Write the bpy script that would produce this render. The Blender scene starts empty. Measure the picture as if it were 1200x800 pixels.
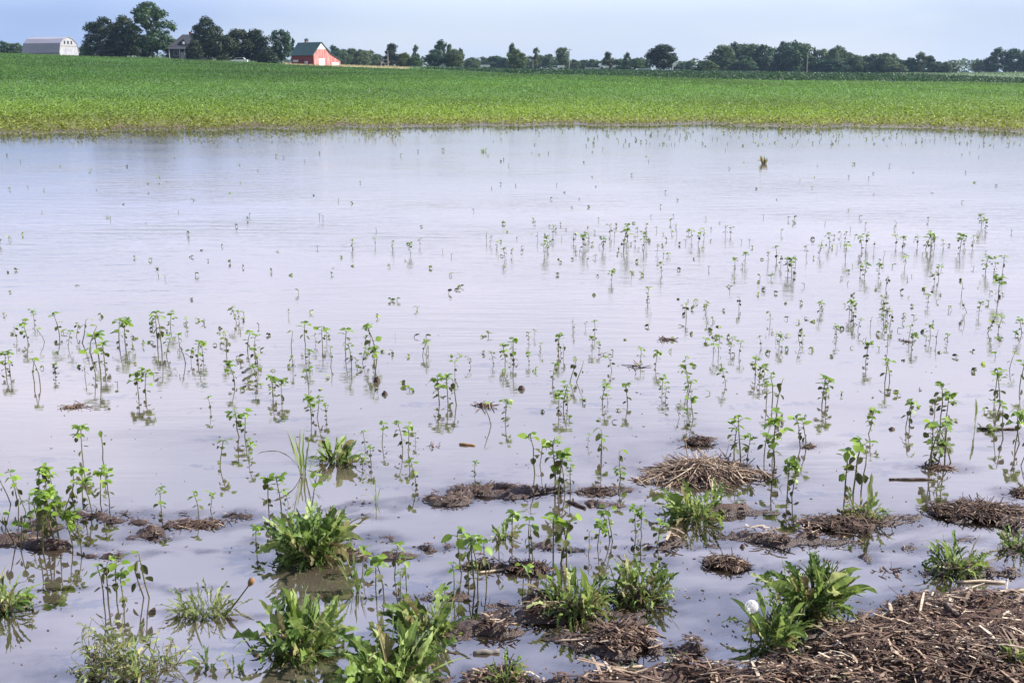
import bpy, math, random
import numpy as np
from mathutils import Vector, Matrix

rng = np.random.RandomState(7)
R = random.Random(11)
sc = bpy.context.scene
COL = sc.collection

# ------------------------------------------------------------------ camera numbers
F, H_EYE, HOR = 1300.0, 1.5, 90.0            # focal length in photo pixels (1200 wide), eye height, horizon row
PITCH = math.atan((400 - HOR) / F)
CP, SP = math.cos(PITCH), math.sin(PITCH)
K = 1338.0                                    # pixels per unit of x/Y near the horizon

def ground(px, py, z=0.0):
    """photo pixel -> point on the level z"""
    v = 400 - py
    a, b = v * CP - F * SP, F * CP + v * SP
    Y = (z - H_EYE) * b / a
    return (px - 600) / b * Y, Y

def height_at(py, Y):
    v = 400 - py
    return H_EYE + Y * (v * CP - F * SP) / (F * CP + v * SP)

def project(x, Y, z):
    d = z - H_EYE
    fw = Y * CP - d * SP
    up = Y * SP + d * CP
    return 600 + F * x / fw, 400 - F * up / fw

# ------------------------------------------------------------------ noise
_tab = np.random.RandomState(3).rand(256, 256)
def vnoise(x, y):
    xi, yi = np.floor(x).astype(int), np.floor(y).astype(int)
    fx, fy = x - xi, y - yi
    fx, fy = fx * fx * (3 - 2 * fx), fy * fy * (3 - 2 * fy)
    g = lambda a, b: _tab[a & 255, b & 255]
    return (g(xi, yi) * (1 - fx) + g(xi + 1, yi) * fx) * (1 - fy) + (g(xi, yi + 1) * (1 - fx) + g(xi + 1, yi + 1) * fx) * fy
def fbm(x, y, o=4):
    s, a, t = 0, 1.0, 0
    for i in range(o):
        s = s + a * vnoise(x * 2 ** i + 17.3 * i, y * 2 ** i + 9.1 * i); t += a; a *= .5
    return s / t
def sstep(a, b, x):
    t = np.clip((x - a) / (b - a), 0, 1)
    return t * t * (3 - 2 * t)

# ------------------------------------------------------------------ terrain
COLS = np.array([-200, 0, 200, 400, 600, 800, 1000, 1200, 1400.])
SHORE = [158, 157, 153, 150, 147.5, 146.5, 150, 155, 160]
CTRL = [  # (Y, screen row) control points beyond the shore, one list per column
    [(170, 72), (300, 59), (400, 58)],
    [(170, 75.5), (300, 63.5), (400, 63.5)],
    [(170, 80), (300, 69.6), (400, 69.4)],
    [(170, 87), (280, 79.0), (345, 77), (420, 76.5)],
    [(170, 91), (262, 86.6), (450, 82)],
    [(176, 93.2), (190, 92.8), (430, 84.8), (500, 84)],
    [(165, 96.2), (180, 95.9), (420, 87.6), (500, 86.6)],
    [(160, 99.4), (175, 98.9), (250, 93.2), (500, 86)],
    [(155, 102), (170, 101.5), (240, 95.), (500, 87)],
]
SHORE_Y = np.array([ground(600, s)[1] for s in SHORE])
TABLE = []
for c in range(len(COLS)):
    ys = [0, SHORE_Y[c]] + [p[0] for p in CTRL[c]]
    zs = [0, 0] + [height_at(p[1], p[0]) for p in CTRL[c]]
    ys += [900, 7000]; zs += [zs[-1] + .3, zs[-1] + .3]
    TABLE.append((ys, zs))

def colpos(x, Y):
    px = np.clip(600 + x / np.maximum(Y, .1) * K, -199, 1399)
    i = np.clip(np.searchsorted(COLS, px) - 1, 0, len(COLS) - 2)
    return i, (px - COLS[i]) / (COLS[i + 1] - COLS[i]), px

def shore_y(x, Y):
    i, t, px = colpos(x, Y)
    return SHORE_Y[i] * (1 - t) + SHORE_Y[i + 1] * t + (fbm(px * .03, px * 0 + 2.2, 5) - .5) * 4.2

# mud bars and islands: (px, py, half width, half depth, height in m)
BARS = [(325, 612, 42, 4, .055), (425, 594, 40, 4, .055), (262, 642, 32, 4, .05), (705, 592, 30, 3, .05), (130, 652, 40, 4, .045), (520, 642, 34, 3.5, .05), (800, 642, 44, 3.5, .05), (868, 602, 40, 4, .05), (660, 642, 28, 3.5, .055), (60, 690, 30, 4, .05), (210, 690, 40, 4, .045), (460, 655, 30, 4, .055), (1130, 630, 30, 4, .05), (60, 640, 50, 4, .045), (405, 606, 34, 4, .035), (160, 612, 40, 4, .035), (765, 572, 20, 4, .03), (560, 668, 30, 4, .03), (500, 700, 40, 5, .03), (590, 735, 34, 4, .035), (640, 700, 40, 5, .035), (430, 700, 40, 5, .03), (880, 690, 26, 4, .03), (960, 660, 30, 4, .035), (1180, 618, 30, 4, .035), (1010, 655, 36, 4, .03), (15, 625, 40, 12, .045), (55, 613, 40, 8, .035), (130, 607, 45, 9, .045), (190, 602, 38, 7, .04),
        (185, 627, 32, 7, .04), (235, 616, 45, 9, .05), (280, 603, 22, 7, .045), (305, 632, 26, 6, .04),
        (360, 650, 62, 16, .055), (470, 592, 34, 6, .035), (520, 585, 34, 7, .045), (580, 575, 48, 9, .055), (632, 572, 34, 6, .05),
        (440, 632, 22, 7, .03), (710, 575, 34, 6, .045), (662, 572, 20, 5, .04),
        (822, 556, 66, 13, .03), (1150, 603, 62, 13, .05), (910, 632, 62, 8, .05), (985, 636, 40, 7, .045), (1070, 644, 55, 7, .045),
        (1000, 616, 62, 9, .045), (1045, 608, 30, 8, .045), (850, 662, 34, 8, .045), (895, 664, 20, 5, .03),
        (1100, 548, 34, 6, .03), (950, 522, 18, 4, .03), (820, 518, 26, 4, .03), (1196, 577, 16, 9, .045),
        (350, 765, 66, 12, .035), (690, 716, 95, 13, .04), (745, 700, 60, 10, .03), (620, 667, 38, 6, .045),
        (560, 800, 90, 12, .045), (1125, 668, 62, 10, .05), (1190, 645, 30, 12, .04), (950, 735, 70, 18, .05),
        (490, 745, 60, 8, .03), (240, 722, 50, 7, .025), (150, 795, 80, 12, .03), (455, 800, 70, 12, .035),
        (690, 755, 30, 5, .05), (760, 760, 60, 10, .05), (1010, 608, 45, 9, .04), (395, 541, 32, 6, .035), (0, 715, 40, 10, .03),
        (1165, 503, 18, 4, .02), (545, 735, 40, 5, .025), (715, 745, 60, 6, .04), (770, 655, 26, 5, .02), (900, 780, 50, 16, .05)]
LAND = [(560, 860), (640, 790), (690, 768), (740, 762), (800, 756), (850, 752), (880, 748), (930, 728), (985, 705), (1005, 690), (1040, 680), (1100, 678), (1150, 680), (1260, 665), (1500, 660), (1500, 860)]
LANDG = np.array([ground(*p) for p in LAND])

def land_sdf(x, y):
    d = np.full(x.shape, 1e9); inside = np.zeros(x.shape, bool)
    n = len(LANDG)
    for i in range(n):
        a, b = LANDG[i], LANDG[(i + 1) % n]
        e = b - a
        t = np.clip(((x - a[0]) * e[0] + (y - a[1]) * e[1]) / (e @ e), 0, 1)
        d = np.minimum(d, np.hypot(x - a[0] - t * e[0], y - a[1] - t * e[1]))
        c = ((a[1] > y) != (b[1] > y))
        xi = a[0] + (y - a[1]) / (e[1] if abs(e[1]) > 1e-9 else 1e-9) * e[0]
        inside ^= c & (x < xi)
    return np.where(inside, d, -d)

def Z(x, Y):
    x = np.asarray(x, float); Y = np.asarray(Y, float)
    x, Y = np.broadcast_arrays(x, Y)
    i, t, px = colpos(x, Y)
    far = np.zeros(x.shape)
    zc = np.stack([np.interp(Y, *T) for T in TABLE])
    ii = i[None]
    far = np.take_along_axis(zc, ii, 0)[0] * (1 - t) + np.take_along_axis(zc, ii + 1, 0)[0] * t
    ds = shore_y(x, Y)
    bed = -np.minimum(np.interp(Y, [0, 4.6, 7, 14], [.034, .042, .13, .25]), .012 * np.maximum(ds - Y, 0))
    far = np.where(Y > ds, np.maximum(far, .012 * np.minimum(Y - ds, 8)), 0)
    far = far + np.where(Y > ds, (fbm(x * .05, Y * .03, 3) - .5) * np.clip((Y - ds) * .006, 0, .5), 0)
    z = np.where(Y < ds, bed, far)
    near = Y < 12
    z = z + np.where(Y < 12, (fbm(x * 1.3 + 3, Y * 2.2, 3) - .5) * .055 * sstep(8, 4.5, Y), 0)
    if near.any():
        xn, yn = x[near], Y[near]
        add = np.zeros(xn.shape)
        wx = xn + (fbm(xn * 9, yn * 9, 3) - .5) * .12
        wy = yn + (fbm(xn * 9 + 40, yn * 9, 3) - .5) * .12
        for (bx, by, rx, ry, hh) in BARS:
            gx, gy = ground(bx, by); x2, _ = ground(bx + rx, by); _, y2 = ground(bx, by - ry)
            ax, ay = (x2 - gx) * 1.35, (y2 - gy) * 1.0
            r2 = ((wx - gx) / ax) ** 2 + ((wy - gy) / ay) ** 2
            add = np.maximum(add, (hh * .42 + .024) * np.exp(-r2 ** 1.3 * .7))
        sd = land_sdf(wx, wy)
        add = np.maximum(add, .085 * sstep(-.10, .30, sd) - .01 * sstep(-.1, .0, sd))
        rough = (fbm(xn * 14, yn * 22, 4) - .5) * .062 + (fbm(xn * 50, yn * 70, 3) - .5) * .026
        zn = z[near] + add + rough * (.25 + .75 * np.clip(add / .04, 0, 1))
        z = z.copy(); z[near] = zn
    return z
def Z1(x, y): return float(Z(np.array([x]), np.array([y]))[0])

# zones of the far fields
def interp_px(px, table):
    return np.interp(px, [t[0] for t in table], [t[1] for t in table])
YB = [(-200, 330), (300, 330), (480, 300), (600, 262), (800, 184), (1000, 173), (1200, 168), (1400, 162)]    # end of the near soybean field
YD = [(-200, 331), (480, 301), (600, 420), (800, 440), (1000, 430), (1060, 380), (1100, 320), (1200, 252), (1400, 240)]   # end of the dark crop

# ------------------------------------------------------------------ mesh helpers
def mesh(name, V, faces, smooth=False):
    """V (n,3); faces: list of int arrays of 3 or 4 columns"""
    me = bpy.data.meshes.new(name)
    V = np.asarray(V, np.float32).reshape(-1, 3)
    me.vertices.add(len(V)); me.vertices.foreach_set('co', V.ravel())
    loops = np.concatenate([np.asarray(f, np.int32).ravel() for f in faces])
    sizes = np.concatenate([np.full(len(f), np.asarray(f).shape[1], np.int32) for f in faces])
    me.loops.add(len(loops)); me.loops.foreach_set('vertex_index', loops)
    me.polygons.add(len(sizes))
    st = np.zeros(len(sizes), np.int32); st[1:] = np.cumsum(sizes)[:-1]
    me.polygons.foreach_set('loop_start', st)
    me.update(calc_edges=True)
    me.polygons.foreach_set('use_smooth', np.full(len(sizes), smooth))
    me.validate()
    return me

class MB:
    def __init__(s): s.v, s.q, s.t, s.n, s.a = [], [], [], 0, []
    def add(s, V, quads=None, tris=None, attr=None):
        V = np.asarray(V, float).reshape(-1, 3)
        s.v.append(V)
        if quads is not None and len(quads): s.q.append(np.asarray(quads, int) + s.n)
        if tris is not None and len(tris): s.t.append(np.asarray(tris, int) + s.n)
        s.a.append(np.zeros(len(V)) if attr is None else np.asarray(attr, float))
        s.n += len(V)
    def tube(s, pts, rad, n=6, cap=True):
        pts = np.asarray(pts, float); m = len(pts)
        rad = np.broadcast_to(np.asarray(rad, float), (m,))
        out = []
        for i in range(m):
            d = pts[min(i + 1, m - 1)] - pts[max(i - 1, 0)]
            d = d / (np.linalg.norm(d) + 1e-12)
            a = np.cross(d, [0, 0, 1.]) if abs(d[2]) < .9 else np.cross(d, [1., 0, 0])
            a /= np.linalg.norm(a); b = np.cross(d, a)
            th = np.arange(n) * 2 * math.pi / n
            out.append(pts[i] + rad[i] * (np.cos(th)[:, None] * a + np.sin(th)[:, None] * b))
        V = np.concatenate(out)
        q = [[i * n + k, i * n + (k + 1) % n, (i + 1) * n + (k + 1) % n, (i + 1) * n + k] for i in range(m - 1) for k in range(n)]
        t = []
        if cap:
            V = np.concatenate([V, pts[:1], pts[-1:]])
            t = [[k, m * n, (k + 1) % n] for k in range(n)] + [[(m - 1) * n + k, (m - 1) * n + (k + 1) % n, m * n + 1] for k in range(n)]
        s.add(V, q, t)
    def box(s, lo, hi):
        x0, y0, z0 = lo; x1, y1, z1 = hi
        V = [(x0, y0, z0), (x1, y0, z0), (x1, y1, z0), (x0, y1, z0), (x0, y0, z1), (x1, y0, z1), (x1, y1, z1), (x0, y1, z1)]
        s.add(V, [[0, 3, 2, 1], [4, 5, 6, 7], [0, 1, 5, 4], [1, 2, 6, 5], [2, 3, 7, 6], [3, 0, 4, 7]])
    def prism(s, prof, y0, y1):
        """profile in x,z extruded along y (fan caps)"""
        n = len(prof)
        V = [(p[0], y0, p[1]) for p in prof] + [(p[0], y1, p[1]) for p in prof]
        c = np.mean(np.array(prof), 0)
        V += [(c[0], y0, c[1]), (c[0], y1, c[1])]
        q = [[i, (i + 1) % n, n + (i + 1) % n, n + i] for i in range(n)]
        t = [[(i + 1) % n, i, 2 * n] for i in range(n)] + [[n + i, n + (i + 1) % n, 2 * n + 1] for i in range(n)]
        s.add(V, q, t)
    def me(s, name, smooth=False, attr=None):
        f = []
        if s.q: f.append(np.concatenate(s.q))
        if s.t: f.append(np.concatenate(s.t))
        m = mesh(name, np.concatenate(s.v), f, smooth)
        if attr:
            a = m.attributes.new(attr, 'FLOAT', 'POINT'); a.data.foreach_set('value', np.concatenate(s.a).astype(np.float32))
        return m

def obj(name, me, mat=None, parent=None, loc=None):
    o = bpy.data.objects.new(name, me); COL.objects.link(o)
    if mat is not None and len(me.materials) == 0: me.materials.append(mat)
    if parent is not None: o.parent = parent
    if loc is not None: o.location = loc
    return o
def tag(o, label=None, cat=None, group=None, kind=None):
    if label: o['label'] = label
    if cat: o['category'] = cat
    if group: o['group'] = group
    if kind: o['kind'] = kind
    return o
def empty(name, loc, label, cat, group=None, rz=0.0, scale=None):
    o = bpy.data.objects.new(name, None); COL.objects.link(o)
    o.location = loc; o.rotation_euler = (0, 0, rz); o.empty_display_size = .1
    if scale is not None: o.scale = scale
    return tag(o, label, cat, group)

# ------------------------------------------------------------------ materials
def newmat(name):
    m = bpy.data.materials.new(name); m.use_nodes = True
    nt = m.node_tree; nt.nodes.clear()
    out = nt.nodes.new('ShaderNodeOutputMaterial')
    return m, nt, out
def N(nt, t, **kw):
    n = nt.nodes.new(t)
    for k, v in kw.items(): setattr(n, k, v)
    return n
def ramp(nt, fac, stops):
    r = N(nt, 'ShaderNodeValToRGB')
    e = r.color_ramp.elements
    while len(e) < len(stops): e.new(.5)
    for el, (p, c) in zip(e, stops):
        el.position = p; el.color = (*c, 1)
    if fac is not None: nt.links.new(fac, r.inputs[0])
    return r
def noise(nt, scale, detail=4, coord='Object', stretch=None, rough=.55):
    tc = N(nt, 'ShaderNodeTexCoord')
    src = tc.outputs[coord]
    if stretch:
        mp = N(nt, 'ShaderNodeMapping'); mp.inputs['Scale'].default_value = stretch
        nt.links.new(src, mp.inputs[0]); src = mp.outputs[0]
    n = N(nt, 'ShaderNodeTexNoise'); n.inputs['Scale'].default_value = scale; n.inputs['Detail'].default_value = detail
    n.inputs['Roughness'].default_value = rough
    nt.links.new(src, n.inputs['Vector'])
    return n
def mixc(nt, fac, a, b, mode='MIX'):
    m = N(nt, 'ShaderNodeMix', data_type='RGBA', blend_type=mode)
    for sock, val in ((m.inputs[0], fac), (m.inputs[6], a), (m.inputs[7], b)):
        if hasattr(val, 'is_linked') or hasattr(val, 'links'): nt.links.new(val, sock)
        elif isinstance(val, (int, float)): sock.default_value = val
        else: sock.default_value = (*val, 1)
    return m.outputs[2]
def math_(nt, op, a, b=0.0, clamp=False):
    m = N(nt, 'ShaderNodeMath', operation=op, use_clamp=clamp)
    for sock, val in ((m.inputs[0], a), (m.inputs[1], b)):
        if isinstance(val, (int, float)): sock.default_value = val
        else: nt.links.new(val, sock)
    return m.outputs[0]
def maprange(nt, v, a, b, c=0.0, d=1.0):
    m = N(nt, 'ShaderNodeMapRange'); m.interpolation_type = 'SMOOTHSTEP'
    nt.links.new(v, m.inputs[0])
    for i, x in enumerate((a, b, c, d)): m.inputs[i + 1].default_value = x
    return m.outputs[0]

def leaf_mat(name, stops, transl=.35, rough=.5, obj_var=.0, attr=None, rib=None):
    m, nt, out = newmat(name)
    if attr:
        a = N(nt, 'ShaderNodeAttribute', attribute_name=attr); colr = a.outputs['Color']
    else:
        g = N(nt, 'ShaderNodeNewGeometry')
        colr = ramp(nt, g.outputs['Random Per Island'], stops).outputs[0]
    if obj_var:
        oi = N(nt, 'ShaderNodeObjectInfo')
        hs = N(nt, 'ShaderNodeHueSaturation')
        nt.links.new(maprange(nt, oi.outputs['Random'], 0, 1, .5 - obj_var * .09, .5 + obj_var * .05), hs.inputs['Hue'])
        nt.links.new(maprange(nt, oi.outputs['Random'], 0, 1, 1 + obj_var * .4, 1 - obj_var * .35), hs.inputs['Value'])
        nt.links.new(colr, hs.inputs['Color']); colr = hs.outputs[0]
    if rib:
        a = N(nt, 'ShaderNodeAttribute', attribute_name='rib')
        colr = mixc(nt, maprange(nt, a.outputs['Fac'], .72, 1.0, 0, .75), colr, rib)
        n = noise(nt, 90, 3); colr = mixc(nt, maprange(nt, n.outputs[0], .4, .8, 0, .35), colr, rib)
        nd = noise(nt, 28, 5, rough=.7); colr = mixc(nt, maprange(nt, nd.outputs[0], .54, .74, 0, .75), colr, (.11, .085, .045))
    p = N(nt, 'ShaderNodeBsdfPrincipled'); nt.links.new(colr, p.inputs['Base Color'])
    p.inputs['Roughness'].default_value = rough; p.inputs['Specular IOR Level'].default_value = .35
    t = N(nt, 'ShaderNodeBsdfTranslucent')
    hs = N(nt, 'ShaderNodeHueSaturation'); hs.inputs['Value'].default_value = 1.5; hs.inputs['Hue'].default_value = .485
    nt.links.new(colr, hs.inputs['Color']); nt.links.new(hs.outputs[0], t.inputs[0])
    mx = N(nt, 'ShaderNodeMixShader'); mx.inputs[0].default_value = transl
    nt.links.new(p.outputs[0], mx.inputs[1]); nt.links.new(t.outputs[0], mx.inputs[2])
    nt.links.new(mx.outputs[0], out.inputs[0])
    return m

def plain(name, c1, c2, scale=3.0, rough=.7, stretch=None, bump=0.0, island=False, metal=0.0):
    m, nt, out = newmat(name)
    n = noise(nt, scale, 5, stretch=stretch)
    colr = mixc(nt, maprange(nt, n.outputs[0], .3, .7), c1, c2)
    p = N(nt, 'ShaderNodeBsdfPrincipled'); nt.links.new(colr, p.inputs['Base Color'])
    p.inputs['Roughness'].default_value = rough; p.inputs['Metallic'].default_value = metal
    if bump:
        b = N(nt, 'ShaderNodeBump'); b.inputs['Strength'].default_value = bump; b.inputs['Distance'].default_value = .02
        nt.links.new(n.outputs[0], b.inputs['Height']); nt.links.new(b.outputs[0], p.inputs['Normal'])
    nt.links.new(p.outputs[0], out.inputs[0])
    return m
def island_mat(name, stops, rough=.8):
    m, nt, out = newmat(name)
    g = N(nt, 'ShaderNodeNewGeometry')
    r = ramp(nt, g.outputs['Random Per Island'], stops)
    n = noise(nt, 60, 4)
    colr = mixc(nt, maprange(nt, n.outputs[0], .35, .75, 0, .55), r.outputs[0], (.06, .035, .026))
    p = N(nt, 'ShaderNodeBsdfPrincipled'); nt.links.new(colr, p.inputs['Base Color']); p.inputs['Roughness'].default_value = rough
    nt.links.new(p.outputs[0], out.inputs[0])
    return m

M = {}
M['soy_leaf'] = leaf_mat('soy_leaf', [(0, (.075, .145, .02)), (.5, (.165, .27, .033)), (1, (.28, .4, .06))], .35, .45)
M['soy_wilted'] = leaf_mat('soy_wilted', [(0, (.035, .04, .015)), (.6, (.07, .08, .02)), (1, (.2, .2, .06))], .2, .6)
M['soy_stem'] = plain('soy_stem', (.07, .06, .025), (.14, .15, .05), 40, .6)
M['dandelion'] = leaf_mat('dandelion', [(0, (.024, .052, .012)), (.35, (.06, .12, .02)), (.65, (.135, .215, .036)), (.87, (.24, .32, .08)), (1, (.4, .44, .18))],   .3, .5, rib=(.22, .3, .11))
M['pale_weed'] = leaf_mat('pale_weed', [(0, (.07, .11, .03)), (.5, (.15, .2, .06)), (1, (.3, .34, .14))], .35, .5, rib=(.3, .34, .15))
M['withered'] = leaf_mat('withered', [(0, (.08, .06, .03)), (.5, (.2, .18, .07)), (1, (.36, .34, .15))], .3, .6)
M['grass_blade'] = leaf_mat('grass_blade', [(0, (.1, .17, .03)), (1, (.26, .36, .1))], .35, .45)
M['bark'] = plain('bark', (.05, .04, .03), (.12, .1, .08), 2, .9)
M['crown'] = leaf_mat('crown', [(0, (.014, .044, .016)), (.5, (.028, .076, .026)), (1, (.052, .12, .036))], .22, .6, obj_var=.8)
M['crown_light'] = leaf_mat('crown_light', [(0, (.04, .075, .018)), (.5, (.06, .11, .022)), (1, (.09, .15, .03))], .25, .6, obj_var=.6)
M['crown_dark'] = leaf_mat('crown_dark', [(0, (.010, .024, .008)), (.5, (.017, .036, .011)), (1, (.028, .056, .015))], .15, .6, obj_var=.4)
M['crop'] = leaf_mat('crop', None, .3, .55, attr='col')
M['straw'] = island_mat('straw', [(0, (.022, .011, .007)), (.45, (.075, .038, .024)), (.76, (.18, .105, .066)), (.93, (.44, .33, .22)), (1, (.7, .62, .48))])
M['dry_straw'] = island_mat('dry_straw', [(0, (.06, .036, .026)), (.4, (.17, .11, .075)), (.75, (.38, .28, .19)), (1, (.62, .53, .4))])
M['old_straw'] = island_mat('old_straw', [(0, (.026, .014, .009)), (.5, (.08, .045, .03)), (.85, (.2, .125, .08)), (1, (.46, .36, .25))])
M['stalk'] = plain('stalk', (.34, .25, .17), (.58, .48, .35), 30, .7, stretch=(1, 1, 8), bump=.3)
M['mudclod'] = plain('mudclod', (.035, .02, .014), (.09, .053, .038), 30, .75, bump=.8)
M['white_fluff'] = leaf_mat('white_fluff', [(0, (.6, .6, .58)), (1, (.75, .75, .72))], .5, .9)
M['white_wall'] = plain('white_wall', (.7, .7, .7), (.8, .79, .77), .6, .7)
M['weathered_white'] = plain('weathered_white', (.26, .26, .29), (.38, .38, .41), .7, .8, stretch=(3, 3, .4))
M['barn_roof_grey'] = plain('barn_roof_grey', (.27, .26, .31), (.34, .33, .38), .5, .7, stretch=(1, .2, 1))
M['dark_glass'] = plain('dark_glass', (.02, .022, .03), (.035, .04, .05), 1, .2)
M['red_boards'] = plain('red_boards', (.17, .02, .022), (.26, .035, .035), 1.2, .8, stretch=(6, 6, .3))
M['faded_red'] = plain('faded_red', (.36, .085, .08), (.52, .3, .28), .55, .8, stretch=(4, 4, .5))
M['green_roof'] = plain('green_roof', (.012, .075, .055), (.022, .11, .08), .6, .6)
M['slate_roof'] = plain('slate_roof', (.022, .026, .038), (.034, .038, .05), 1, .9)
M['house_wall'] = plain('house_wall', (.05, .055, .075), (.075, .08, .1), 1, .8)
M['pole_wood'] = plain('pole_wood', (.3, .26, .2), (.42, .37, .3), 3, .9, stretch=(4, 4, .4))
M['grey_wood'] = plain('grey_wood', (.16, .14, .12), (.24, .21, .18), 3, .9)
M['car_paint'] = plain('car_paint', (.75, .75, .76), (.8, .8, .8), 1, .25)
M['rubber'] = plain('rubber', (.015, .015, .015), (.03, .03, .03), 5, .8)
M['bud'] = plain('bud', (.16, .08, .03), (.3, .17, .07), 60, .8)

# ground: colour zones are stored per vertex, mud detail in the nodes
def ground_mat():
    m, nt, out = newmat('ground')
    a = N(nt, 'ShaderNodeAttribute', attribute_name='col')
    mud = N(nt, 'ShaderNodeAttribute', attribute_name='mud')
    wet = N(nt, 'ShaderNodeAttribute', attribute_name='wet')
    n1 = noise(nt, 22, 6, rough=.7); n2 = noise(nt, 120, 4, rough=.7); n3 = noise(nt, .35, 4)
    mc = ramp(nt, n1.outputs[0], [(.25, (.04, .021, .015)), (.5, (.085, .045, .032)), (.75, (.14, .08, .056))]).outputs[0]
    mc = mixc(nt, maprange(nt, n2.outputs[0], .52, .8, 0, .45), mc, (.24, .15, .1))
    mc = mixc(nt, wet.outputs['Fac'], mc, mixc(nt, .62, mc, (.03, .02, .016)))
    n4 = noise(nt, 1.0, 5, stretch=(.25, .6, 1))
    fc = mixc(nt, maprange(nt, n4.outputs[0], .35, .7, 0, .35), a.outputs['Color'], mixc(nt, .5, a.outputs['Color'], (.02, .05, .008)))
    c = mixc(nt, mud.outputs['Fac'], fc, mc)
    p = N(nt, 'ShaderNodeBsdfPrincipled'); nt.links.new(c, p.inputs['Base Color'])
    nt.links.new(maprange(nt, wet.outputs['Fac'], 0, 1, .9, .38), p.inputs['Roughness'])
    b = N(nt, 'ShaderNodeBump'); b.inputs['Distance'].default_value = .012
    nt.links.new(math_(nt, 'MULTIPLY', mud.outputs['Fac'], .9), b.inputs['Strength'])
    nt.links.new(math_(nt, 'ADD', n1.outputs[0], math_(nt, 'MULTIPLY', n2.outputs[0], .5)), b.inputs['Height'])
    nt.links.new(b.outputs[0], p.inputs['Normal'])
    nt.links.new(p.outputs[0], out.inputs[0])
    return m

def water_mat():
    m, nt, out = newmat('flood_water')
    dep = N(nt, 'ShaderNodeAttribute', attribute_name='depth')
    rip = N(nt, 'ShaderNodeAttribute', attribute_name='ripple')
    n = noise(nt, .5, 4, stretch=(.5, 1, 1))
    silt = mixc(nt, maprange(nt, n.outputs[0], .35, .7), (.075, .064, .045), (.10, .087, .066))
    body = mixc(nt, maprange(nt, dep.outputs['Fac'], .0, .06), (.07, .048, .034), silt)
    p = N(nt, 'ShaderNodeBsdfPrincipled'); nt.links.new(body, p.inputs['Base Color'])
    p.inputs['Roughness'].default_value = .02; p.inputs['IOR'].default_value = 4.0
    # wind ripples: fine, long across the view
    w1 = noise(nt, 1, 3, stretch=(5, 26, 1)); w2 = noise(nt, 1, 3, stretch=(1.3, 7, 1)); w3 = noise(nt, 1, 2, stretch=(.25, .35, 1))
    hgt = math_(nt, 'ADD', math_(nt, 'MULTIPLY', w1.outputs[0], .35), w2.outputs[0])
    gust = maprange(nt, w3.outputs[0], .3, .7, .45, 1.0)
    b = N(nt, 'ShaderNodeBump'); b.inputs['Distance'].default_value = .02
    nt.links.new(math_(nt, 'MULTIPLY', rip.outputs['Fac'], gust), b.inputs['Strength'])
    nt.links.new(hgt, b.inputs['Height']); nt.links.new(b.outputs[0], p.inputs['Normal'])
    tr = N(nt, 'ShaderNodeBsdfTransparent')
    gl = N(nt, 'ShaderNodeBsdfGlossy'); gl.inputs['Roughness'].default_value = .03
    nt.links.new(b.outputs[0], gl.inputs['Normal'])
    fr = N(nt, 'ShaderNodeFresnel'); fr.inputs[0].default_value = 3.2; nt.links.new(b.outputs[0], fr.inputs['Normal'])
    clear = N(nt, 'ShaderNodeMixShader'); nt.links.new(fr.outputs[0], clear.inputs[0])
    nt.links.new(tr.outputs[0], clear.inputs[1]); nt.links.new(gl.outputs[0], clear.inputs[2])
    mx = N(nt, 'ShaderNodeMixShader')
    nt.links.new(maprange(nt, dep.outputs['Fac'], -.002, .05), mx.inputs[0])
    nt.links.new(clear.outputs[0], mx.inputs[1]); nt.links.new(p.outputs[0], mx.inputs[2])
    nt.links.new(mx.outputs[0], out.inputs[0])
    return m

# ------------------------------------------------------------------ ground sheet and water
def ugrid():
    core = np.arange(-.62, .6201, .0045)
    out = [.66, .72, .8, .9, 1.05, 1.25, 1.6, 2.2, 3.2]
    return np.concatenate([-np.array(out[::-1]), core, out])
def sheet(us, ys):
    U, Y = np.meshgrid(us, ys)
    X = U * Y
    n, m = X.shape
    idx = np.arange(n * m).reshape(n, m)
    q = np.stack([idx[:-1, :-1], idx[:-1, 1:], idx[1:, 1:], idx[1:, :-1]], -1).reshape(-1, 4)
    return X.ravel(), Y.ravel(), q
def fattr(me, name, a, kind='FLOAT'):
    at = me.attributes.new(name, kind, 'POINT')
    at.data.foreach_set('value' if kind == 'FLOAT' else 'color', np.asarray(a, np.float32).ravel())

def field_colour(px, py, Y):
    """leaf pigment of the near soybean field: flood-yellowed close to the water, greener away from it"""
    yel = np.array([.17, .21, .028]); lime = np.array([.16, .25, .03]); grn = np.array([.092, .19, .03]); deep = np.array([.058, .135, .022])
    a = sstep(146, 132, py)[:, None]; b = sstep(132, 108, py)[:, None]; c = sstep(104, 86, py)[:, None]
    col = yel * (1 - a) + lime * a
    col = col * (1 - b) + grn * b
    return col * (1 - c) + deep * c

us = ugrid()
ys = np.concatenate([np.exp(np.arange(math.log(1.3), math.log(9), .0035)), np.exp(np.arange(math.log(9.02), math.log(6500), .018))])
X, Y, Q = sheet(us, ys)
Zg = Z(X, Y)
gm = mesh('ground', np.stack([X, Y, Zg], 1), [Q], True)
px = 600 + X / Y * K
_, py = project(X, Y, Zg)
ds = shore_y(X, Y)
yb, yd = interp_px(px, YB), interp_px(px, YD)
wob = (fbm(px * .012, Y * 0 + 5, 3) - .5)
soil = np.array([.13, .1, .045])
col = field_colour(px, py, Y) * .85
s_ = sstep(12, 1, Y - ds)[:, None] * .6
col = col * (1 - s_) + soil * s_
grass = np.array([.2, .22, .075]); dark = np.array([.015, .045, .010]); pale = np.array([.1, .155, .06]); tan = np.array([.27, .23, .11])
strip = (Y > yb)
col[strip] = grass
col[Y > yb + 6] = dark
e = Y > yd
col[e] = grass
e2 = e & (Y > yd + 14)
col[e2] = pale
e3 = (px < 480) & (Y > 262)          # mown yard around the farmstead
col[e3] = np.array([.1, .15, .045])
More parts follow.
